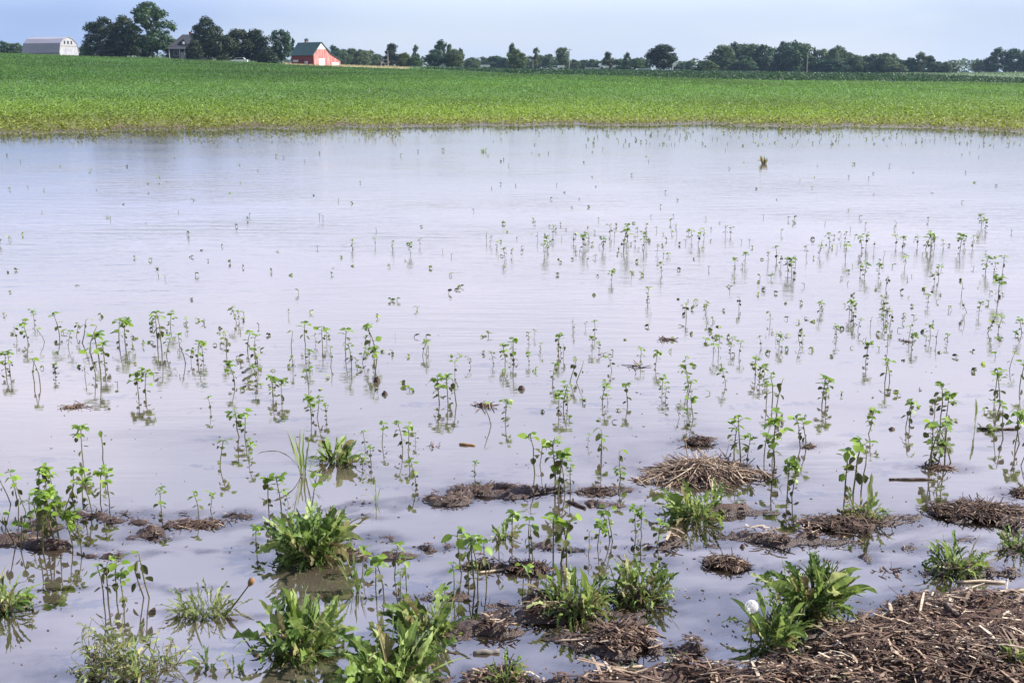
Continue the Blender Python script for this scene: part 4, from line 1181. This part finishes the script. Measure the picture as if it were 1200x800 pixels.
# ------------------------------------------------------------------ soybean seedlings
SD = """7,437,30 12,437,28 20,398,22 33,400,28 40,378,20 47,448,35 40,448,35 52,400,25 70,393,30 65,440,20 80,408,25 90,395,22 97,402,34 105,412,38 118,435,52 112,440,35 123,430,35 100,443,25
140,405,35 146,400,30 155,402,15 168,405,10 163,466,32 171,466,36 185,400,35 190,410,45 195,418,28 200,385,25 210,405,20 219,383,15 218,425,30 224,425,22 232,425,30 238,420,25
277,378,24 280,375,14 266,420,28 265,400,15 275,450,30 290,412,28 298,412,25 303,430,28 302,450,28 320,460,26 320,470,30 330,468,28 338,370,12 342,412,28 344,435,24 358,405,30 362,430,25 362,455,28 370,405,18 378,408,27 388,430,28 383,400,20
247,482,24 258,548,38 280,512,38 287,512,36 292,540,28 365,490,30 372,490,28 383,490,24
97,538,42 121,538,44 18,640,52 12,590,42 22,592,44 45,590,46 55,585,44 62,590,42 85,585,44 97,590,48 118,590,46 128,585,44 190,606,40 233,603,34 247,598,28 316,600,50 330,598,50 338,590,24 365,598,46
405,415,32 412,430,32 410,445,12 425,425,24 434,395,20 435,410,24 442,420,44 440,440,32 440,432,28 463,395,7 495,417,26 500,415,22 502,412,16 515,472,36 525,472,40 535,474,38 523,445,10 533,440,22 552,430,18 578,427,20 592,428,28 602,425,34 600,410,14 620,425,16 620,400,15 626,395,11 633,412,14 660,420,22 672,392,15 655,415,28 658,414,20 647,450,28 668,448,32 676,448,30 660,478,34 655,482,28 665,478,26 671,385,16 686,385,11 697,392,21 706,472,28 712,472,14 735,475,32 694,408,20 702,412,16 717,435,25 750,425,24 745,435,12 768,430,24 776,460,26 780,470,22 796,490,22
425,548,22 428,525,26 435,545,28 448,520,28 472,528,40 478,530,40 487,520,18 488,570,36 556,555,22 575,498,34 592,495,30 592,480,18 627,555,52 632,545,40 650,575,62 655,580,60 662,578,48 668,575,36 689,520,16 704,540,42 705,535,30 728,560,38 727,575,30
804,375,26 827,365,15 866,363,20 902,380,20 909,398,12 961,370,20 963,365,16 995,370,24 998,369,22 1035,362,20 1038,372,17 1087,357,15 1133,366,20 1147,367,20 1170,348,30 1197,392,26 1158,390,27 1170,387,22 1130,380,16
836,419,24 842,414,24 856,412,22 866,417,22 892,407,17 913,407,22 938,407,24 940,402,13 980,397,22 979,392,13 1000,382,22 1005,387,19 1020,382,16 1035,382,17 1043,382,22 1040,372,15 1065,397,22 1068,407,22 1085,402,11 1090,397,22 1097,402,22 1110,402,16 1015,424,28 1040,412,22 1037,448,32 1043,448,30 963,474,36 967,472,32 885,443,27 890,445,24 895,443,24 898,473,28 905,475,42 910,476,40 850,452,26 807,453,32 805,473,34 812,490,30 805,496,24 860,540,48 868,540,56 875,545,42 908,545,66 905,540,34 895,535,38 938,525,42 945,525,38 1018,508,34 1062,500,40 1066,495,34 1095,488,28 1103,488,44 1108,494,40 1088,548,62 1092,545,56 1107,545,60 1115,542,52 1100,545,34 1166,463,32 1172,474,44 1165,504,40 1175,514,44 1190,524,44 1195,520,48 1197,545,40 922,580,48 928,582,46 990,578,62 1000,578,70 1010,575,56 1195,452,32 1183,432,26
541,672,62 549,682,66 556,688,70 560,688,66 570,684,60 620,656,56 624,658,50 648,660,66 657,660,72 665,660,62 715,634,42 718,634,46 745,628,44 752,628,40
25,646,44 45,640,52 50,645,66 56,640,68 63,640,64 70,640,48 85,640,50 95,640,48 40,714,28 122,706,54 127,708,66 137,706,62 145,708,48 168,700,52 175,700,66 440,690,50 450,700,56 476,690,44 425,672,40 462,676,48 470,700,40 532,700,44 520,712,36 612,700,44 640,712,40 600,640,44 585,660,40 700,640,40 690,650,34 770,640,36 30,600,42 75,604,46 108,600,48 52,612,50 38,622,48 66,618,44 300,640,34 410,640,36 400,650,30
413,292,15 440,288,12 460,292,13 481,298,17 492,288,12 570,282,14 575,286,12 582,292,12 592,303,17 600,300,12 630,282,14 638,300,17 642,294,21 648,276,15 672,284,17 683,292,23 685,288,15 690,284,14 707,292,20 715,276,16 720,279,14 731,292,27 735,280,22 744,286,12 755,290,23 757,284,16 770,298,14 757,272,13 793,276,16 717,330,16 740,325,12 775,321,17 759,353,22 735,308,14
810,282,16 818,286,20 825,279,14 850,276,15 856,276,13 861,314,16 873,308,17 900,308,17 910,306,22 915,312,16 923,322,24 928,322,25 932,313,17 945,301,17 960,299,16 972,287,17 990,284,16 991,302,22 1010,294,23 1015,289,20 1024,294,14 1035,305,14 1050,289,17 1058,289,16 1075,289,17 1085,292,24 1090,296,27 1095,290,17 1105,292,14 1125,294,24 1130,289,12 1140,289,16 1150,266,19 1155,269,16 1155,319,24 1165,320,16 1175,318,22 1060,313,18 1013,325,22 1008,321,15 1029,323,18 1038,338,20 1100,328,22 1095,331,16 1127,346,20"""
SEED = [tuple(float(v) for v in s.split(',')) for s in SD.split()]
print('SEEDLINGS', len(SEED))

def ovate(mb, p, az, tilt, roll, L, W, r):
    """an ovate leaflet, folded a little along the midrib"""
    t = np.array([0, .18, .42, .7, .9, 1.0]); w = np.array([.12, .8, 1., .72, .34, .03]) * W / 2
    d = np.array([math.cos(az) * math.cos(tilt), math.sin(az) * math.cos(tilt), math.sin(tilt)])
    s = np.array([-math.sin(az), math.cos(az), 0]); u = np.cross(d, s)
    s, u = s * math.cos(roll) + u * math.sin(roll), u * math.cos(roll) - s * math.sin(roll)
    curl = -u * (t ** 2 * L * r.uniform(.05, .3))[:, None] if True else 0
    c = p + d * (t * L)[:, None] + (-(u * 1.0) * (t[:, None] ** 2) * L * r.uniform(.0, .25))
    lift = u * (w * r.uniform(.1, .45))[:, None]
    V = np.concatenate([c + s * w[:, None] + lift, c, c - s * w[:, None] + lift])
    n = len(t)
    q = []
    for i in range(n - 1): q += [[i, n + i, n + i + 1, i + 1], [n + i, 2 * n + i, 2 * n + i + 1, n + i + 1]]
    mb.add(V, q)

def seedling_meshes(seed, kind):
    """unit height plant: (stem, foliage, withered or None)"""
    r = np.random.RandomState(seed)
    st, fo, wi = MB(), MB(), MB()
    lean = r.randn(2) * .07
    zs = np.array([-.3, 0, .3, .6, .86])
    pts = np.stack([lean[0] * zs ** 2 + r.randn(5) * .008, lean[1] * zs ** 2 + r.randn(5) * .008, zs], 1)
    st.tube(pts, [.0155, .0145, .013, .011, .009], 6)
    at = lambda h: np.array([np.interp(h, zs, pts[:, i]) for i in range(3)])
    def petiole_leaf(mb, h, az, plen, L, W, n=1, el=.7, tilt=(-.5, .3)):
        p0 = at(h); p1 = p0 + plen * np.array([math.cos(az) * math.cos(el), math.sin(az) * math.cos(el), math.sin(el)])
        st.tube([p0, (p0 + p1) / 2 + [0, 0, plen * .08], p1], [.008, .006, .005], 5)
        offs = [0] if n == 1 else [0, 1.25, -1.25]
        for o_ in offs[:n]:
            ovate(mb, p1, az + o_ + r.randn() * .2, r.uniform(*tilt), r.randn() * .45, L * r.uniform(.85, 1.15), W * r.uniform(.85, 1.1), r)
    a0 = r.rand() * 6.28
    if kind in ('full', 'lush'):
        for k in range(4 if kind == 'full' else 6):
            petiole_leaf(fo, r.uniform(.7, .86), a0 + k * 2.2 + r.randn() * .4, r.uniform(.04, .15), r.uniform(.12, .19), .13, r.choice([1, 3]), r.uniform(.3, 1.3), (-.9, .6))
        for k in range(r.randint(2, 5)):
            petiole_leaf(fo if r.rand() < .6 else wi, r.uniform(.42, .66), a0 + 1 + k * 2.6, r.uniform(.04, .12), r.uniform(.12, .18), .14, 1, .3, (-1.1, .3))
        if kind == 'lush':
            petiole_leaf(fo, .62, a0 + 2.4, .16, .18, .15, 3, .4)
        for k in range(r.randint(2, 4)): petiole_leaf(wi, r.uniform(.12, .38), a0 + k * 2.5 + .4, .04, .14, .1, 1, -.2, (-1.3, -.2))
    elif kind == 'pair':
        for k in range(3): petiole_leaf(fo, r.uniform(.74, .85), a0 + k * 2.5 + r.randn() * .3, r.uniform(.05, .13), r.uniform(.15, .23), .17, 1, .6, (-.8, .6))
        petiole_leaf(fo, .86, a0 + 1.5, .1, .14, .11, 3, 1.2)
        petiole_leaf(fo if r.rand() < .5 else wi, r.uniform(.5, .65), a0 + 2, .05, .16, .12, 1, .3, (-.8, .4))
        for k in range(2): petiole_leaf(wi, r.uniform(.35, .5), a0 + k * 2.8 + .6, .05, .18, .12, 1, -.2, (-1.4, -.5))
    elif kind == 'wilted':
        petiole_leaf(fo, .84, a0, .1, .2, .15, 1, .8, (-.8, 0))
        for k in range(3): petiole_leaf(wi, r.uniform(.3, .8), a0 + k * 2.1 + 1, .06, .2, .13, 1, 0, (-1.5, -.7))
    else:      # bare: a stalk with one curled leaf
        petiole_leaf(fo, .85, a0, .06, .17, .11, 1, .9, (-.9, .2))
        petiole_leaf(wi, .5, a0 + 2, .05, .12, .08, 1, 0, (-1.5, -1))
    return st.me('stem', True), fo.me('foliage', True), wi.me('withered_leaves', True)
KINDS_ = ['full', 'full', 'lush', 'pair', 'pair', 'wilted', 'bare', 'full', 'pair', 'lush', 'wilted', 'full', 'pair', 'lush', 'full', 'wilted', 'full', 'pair', 'lush']
SV = []
for i, k in enumerate(KINDS_):
    a, b, c = seedling_meshes(100 + i, k)
    a.materials.append(M['soy_stem']); b.materials.append(M['soy_leaf']); c.materials.append(M['soy_wilted'])
    SV.append((a, b, c))
DESC = {'full': 'leafy', 'lush': 'bushy', 'pair': 'two-leaved', 'wilted': 'half-wilted', 'bare': 'nearly bare'}
LM = [(365, 652, 'mud island clump'), (352, 760, 'big leafy lower clump'), (395, 540, 'small bushy water clump'), (672, 716, 'wide spreading clump'), (750, 698, 'wavy-leaved clump'),
      (818, 556, 'large domed straw heap'), (1150, 602, 'broad dark straw heap'), (1013, 606, 'tall pale upright leaf'), (952, 722, 'biggest toothed clump'), (1122, 668, 'wide pale clump'),
      (88, 477, 'tapering debris heap'), (782, 398, 'spiky twig heap'), (743, 430, 'low flat twig heap'), (570, 475, 'tangled twig heap'), (506, 523, 'small root tangle'), (240, 716, 'feathery clump with brown bud'),
      (152, 782, 'wispy weed clump'), (356, 556, 'tall pale grass blades'), (1158, 504, 'little dark clump with pale leaf'), (290, 437, 'dark forked stick'), (547, 521, 'floating brown stick'), (1045, 503, 'reddish floating chip'),
      (1063, 400, 'dark tuft of debris'), (611, 456, 'dark round clod'), (620, 667, 'flat debris patch'), (580, 575, 'crusted debris ridge'), (235, 614, 'debris ridge on the slanting mud bar'), (590, 628, 'small pale tuft'), (1196, 578, 'debris heap at the right edge'),
      (895, 192, 'dry yellowish tuft'), (745, 634, 'flat rosette')]
def sector(dx, dy):
    if abs(dx) >= abs(dy) * 1.2: return 'right of' if dx > 0 else 'left of'
    return 'in front of' if dy > 0 else 'behind'
ORD = ['nearest seedling', 'second seedling', 'third seedling']
labels, used = {}, set()
cand = []
for li, (lx, ly, ln_) in enumerate(LM):
    byS = {}
    for si, s in enumerate(SEED):
        dx, dy = s[0] - lx, (s[1] - ly)
        byS.setdefault(sector(dx, dy), []).append((math.hypot(dx, dy), si))
    for sname, lst in byS.items():
        lst.sort()
        for k in range(min(3, len(lst))):
            if lst[k][0] < 150: cand.append((k * 40 + lst[k][0], lst[k][1], k, sname, ln_))
cand.sort()
kinds_of = [KINDS_[(i * 7 + int(s[0])) % 19] if s[2] > 14 else KINDS_[(3, 5, 6, 8, 0)[i % 5]] for i, s in enumerate(SEED)]
vidx = [(i * 7 + int(s[0])) % 19 if s[2] > 14 else (3, 5, 6, 8, 0)[i % 5] for i, s in enumerate(SEED)]
for d, si, k, sname, ln_ in cand:
    if si in labels: continue
    size = 'tall' if SEED[si][2] >= 42 else ('mid-height' if SEED[si][2] >= 26 else 'short')
    labels[si] = f"{size} {DESC[kinds_of[si]]} soybean plant, {ORD[k]} {sname} the {ln_}"
def region(s):
    x, y, h = s
    if y < 312 and x < 540: return 'tiny soybean seedling in the sparse line on open water, upper left of centre'
    if y < 345 and x < 800: return 'small soybean seedling in the far cluster standing in rippled water, upper centre'
    if y < 345: return 'small soybean seedling in the far scattered rows across the upper right water'
    if x < 250 and y < 460: return 'soybean seedling in the crowded rows standing in water at the left edge'
    if x < 460 and y < 480: return 'soybean seedling in the row left of centre, above the calm water'
    if x < 800 and y < 500: return 'soybean seedling in the scattered rows on the middle water'
    if x >= 800 and y < 430: return 'short soybean seedling in the even rows of the right-hand rippled water'
    if x >= 800: return 'taller soybean seedling in the right-hand water above the straw heaps'
    if x < 250 and y < 720: return 'tall soybean seedling crowded by the mud bars on the left'
    return 'tall soybean seedling in the calm shallow water near the bottom centre'
RANK = set(sorted(range(len(SEED)), key=lambda q: -SEED[q][2])[:300])
rest_v, rest_f, rest_m, rest_n = [], [], [], 0
for i, (px, py, hp) in enumerate(SEED):
    x, y = ground(px, py); m = mpp(py)
    hgt = hp * m * (1.04 if hp > 40 else .98 if hp > 26 else .86)
    if i not in RANK:
        kx = 1.3 * hgt
        a_ = R.uniform(0, 6.28); ca, sa = math.cos(a_), math.sin(a_)
        for mi, me_ in enumerate(SV[vidx[i]]):
            co_ = np.empty(len(me_.vertices) * 3, np.float32); me_.vertices.foreach_get('co', co_); co_ = co_.reshape(-1, 3)
            rest_v.append(np.stack([x + kx * (ca * co_[:, 0] - sa * co_[:, 1]), y + kx * (sa * co_[:, 0] + ca * co_[:, 1]), hgt * co_[:, 2]], 1))
            for p_ in me_.polygons:
                rest_f.append([v_ + rest_n for v_ in p_.vertices]); rest_m.append(mi)
            rest_n += len(co_)
        continue
    lab = labels.get(i) or region((px, py, hp))
    grp = 'soybean seedlings standing in the flood water'
    lf = {0: 1.0}.get(i, 1.0)
    root = empty('soybean_seedling', (x, y, max(0.0, min(Z1(x, y), .05))), lab, 'seedling', grp, R.uniform(0, 6.28))
    kx = 1.3 if hp < 40 else 1.08
    root.scale = (hgt * kx, hgt * kx, hgt)
    tl = .3 if kinds_of[i] in ('wilted', 'bare') else .12
    root.rotation_euler[0] = R.gauss(0, tl * .6); root.rotation_euler[1] = R.gauss(0, tl * .6)
    a, b, c = SV[vidx[i]]
    obj('stem', a, None, root); obj('foliage', b, None, root); obj('withered_leaves', c, None, root)

me = bpy.data.meshes.new('small_seedlings'); me.from_pydata(np.concatenate(rest_v).tolist(), [], rest_f)
for k_ in ('soy_stem', 'soy_leaf', 'soy_wilted'): me.materials.append(M[k_])
me.polygons.foreach_set('material_index', rest_m); me.update()
tag(obj('small_seedlings', me), kind='stuff')

# the uncounted remainder: tiny sprigs and drowned stubs far out on the water
r = np.random.RandomState(55)
mb = MB(); gb = MB()
P = []
for k in range(230):
    px = r.uniform(-40, 1240); py = 152 + 175 * r.rand() ** 1.35
    g = fbm(np.array([px * .012]), np.array([py * .05]), 2)[0]
    if g < .40 and r.rand() < .8: continue
    P.append((px, py))
P += [(r.uniform(0, 1200), r.uniform(300, 400)) for _ in range(70)]
P += [(r.uniform(780, 1200), r.uniform(255, 420)) for _ in range(110)]
P += [(r.uniform(560, 800), r.uniform(258, 310)) for _ in range(50)]
P += [(r.uniform(0, 480), r.uniform(370, 460)) for _ in range(60)]
P += [(r.uniform(480, 1200), r.uniform(380, 500)) for _ in range(70)]
P += [(r.uniform(680, 1200), r.uniform(154, 172)) for _ in range(160)]
for px, py in P:
    x, y = ground(px, py); m = mpp(py)
    h = m * r.uniform(1, 4.6) * (1.2 if py > 250 else .7)
    mb.tube([(x, y, -.02), (x + r.randn() * h * .1, y, h * .6), (x + r.randn() * h * .2, y, h)], np.array([.0018, .0016, .0012]) * max(1, y / 10), 4)
    for q in range(r.randint(1, 4)):
        ovate(gb if r.rand() < .5 else mb, np.array([x, y, h * r.uniform(.55, 1)]), r.rand() * 6.28, r.uniform(-.8, .5), r.randn() * .6, .026 * r.uniform(.6, 1.3) * max(1, y / 17), .018 * max(1, y / 17), r)
tag(obj('sprouting_sprigs', gb.me('sprouting_sprigs'), M['soy_leaf']), kind='stuff')
tag(obj('drowned_sprigs', mb.me('drowned_sprigs'), M['soy_wilted']), kind='stuff')

# ------------------------------------------------------------------ air
mb = MB(); mb.box((-7500, -30, -1.6), (7500, 6800, 42))
hm, nt, out = newmat('haze')
pv = N(nt, 'ShaderNodeVolumePrincipled'); pv.inputs['Density'].default_value = .0001; pv.inputs['Color'].default_value = (.5, .72, 1, 1); pv.inputs['Anisotropy'].default_value = .2
nt.links.new(pv.outputs[0], out.inputs['Volume'])
tag(obj('haze', mb.me('haze'), hm), kind='stuff')

# ------------------------------------------------------------------ light, sky, camera
SUN = Vector((.80, .10, .66)).normalized()
elev = math.asin(SUN.z); azim = math.atan2(SUN.x, SUN.y)
sl = bpy.data.lights.new('sun', 'SUN'); sl.energy = 4.9; sl.angle = math.radians(.53); sl.color = (1, .95, .87)
so = bpy.data.objects.new('sun', sl); COL.objects.link(so)
so.rotation_euler = SUN.to_track_quat('Z', 'Y').to_euler()

w = bpy.data.worlds.new('World'); sc.world = w; w.use_nodes = True
nt = w.node_tree; nt.nodes.clear()
out = N(nt, 'ShaderNodeOutputWorld'); bg = N(nt, 'ShaderNodeBackground'); bg.inputs[1].default_value = .11
sky = N(nt, 'ShaderNodeTexSky', sky_type='NISHITA'); sky.sun_disc = False; sky.sun_elevation = elev; sky.sun_rotation = azim
sky.air_density = 1.0; sky.dust_density = .4; sky.ozone_density = 2.2
tc = N(nt, 'ShaderNodeTexCoord')
mp = N(nt, 'ShaderNodeMapping'); mp.inputs['Scale'].default_value = (1.6, 1.6, 6); nt.links.new(tc.outputs['Generated'], mp.inputs[0])
n1 = N(nt, 'ShaderNodeTexNoise'); n1.inputs['Scale'].default_value = 1.6; n1.inputs['Detail'].default_value = 5; n1.inputs['Roughness'].default_value = .5
nt.links.new(mp.outputs[0], n1.inputs['Vector'])
tint = mixc(nt, 1.0, sky.outputs[0], (1.06, .97, 1.06), 'MULTIPLY')
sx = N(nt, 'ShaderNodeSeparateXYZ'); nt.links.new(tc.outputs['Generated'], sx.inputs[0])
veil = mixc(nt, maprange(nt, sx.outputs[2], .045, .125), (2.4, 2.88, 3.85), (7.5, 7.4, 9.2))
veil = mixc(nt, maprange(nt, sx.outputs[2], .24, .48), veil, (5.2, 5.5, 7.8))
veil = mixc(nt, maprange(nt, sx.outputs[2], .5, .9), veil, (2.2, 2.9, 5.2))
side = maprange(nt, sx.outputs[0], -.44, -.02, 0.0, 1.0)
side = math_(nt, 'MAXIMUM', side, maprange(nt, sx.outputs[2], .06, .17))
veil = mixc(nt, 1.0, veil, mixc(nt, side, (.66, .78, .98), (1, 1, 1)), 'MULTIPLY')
rear_dim = maprange(nt, sx.outputs[1], -.35, .25, .34, 1.0)  # veil dimmed behind the camera, added to cut fill light on the leaves
veil = mixc(nt, 1.0, veil, mixc(nt, rear_dim, (0, 0, 0), (1, 1, 1)), 'MULTIPLY')
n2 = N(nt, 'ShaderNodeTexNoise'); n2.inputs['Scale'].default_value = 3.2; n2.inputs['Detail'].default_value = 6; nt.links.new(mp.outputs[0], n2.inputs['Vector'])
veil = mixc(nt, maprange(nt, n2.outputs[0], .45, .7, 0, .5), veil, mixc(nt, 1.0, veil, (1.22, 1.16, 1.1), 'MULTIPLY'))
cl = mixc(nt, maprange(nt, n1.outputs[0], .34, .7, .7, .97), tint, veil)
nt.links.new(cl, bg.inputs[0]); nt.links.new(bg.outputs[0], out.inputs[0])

cam = bpy.data.cameras.new('camera'); co = bpy.data.objects.new('camera', cam); COL.objects.link(co)
cam.sensor_width = 36; cam.lens = F / 1200 * 36; cam.clip_start = .05; cam.clip_end = 12000
co.location = (0, 0, H_EYE); co.rotation_euler = (math.pi / 2 - PITCH, 0, 0)
sc.camera = co
vs_ = sc.view_settings
vs_.view_transform = 'Standard'; vs_.look = 'None'; vs_.gamma = 1; vs_.exposure = 1.0; vs_.use_curve_mapping = False
sc.cycles.use_denoising = True
sc.cycles.max_bounces = 6; sc.cycles.transparent_max_bounces = 12; sc.cycles.volume_bounces = 0
sc.cycles.sample_clamp_indirect = 8
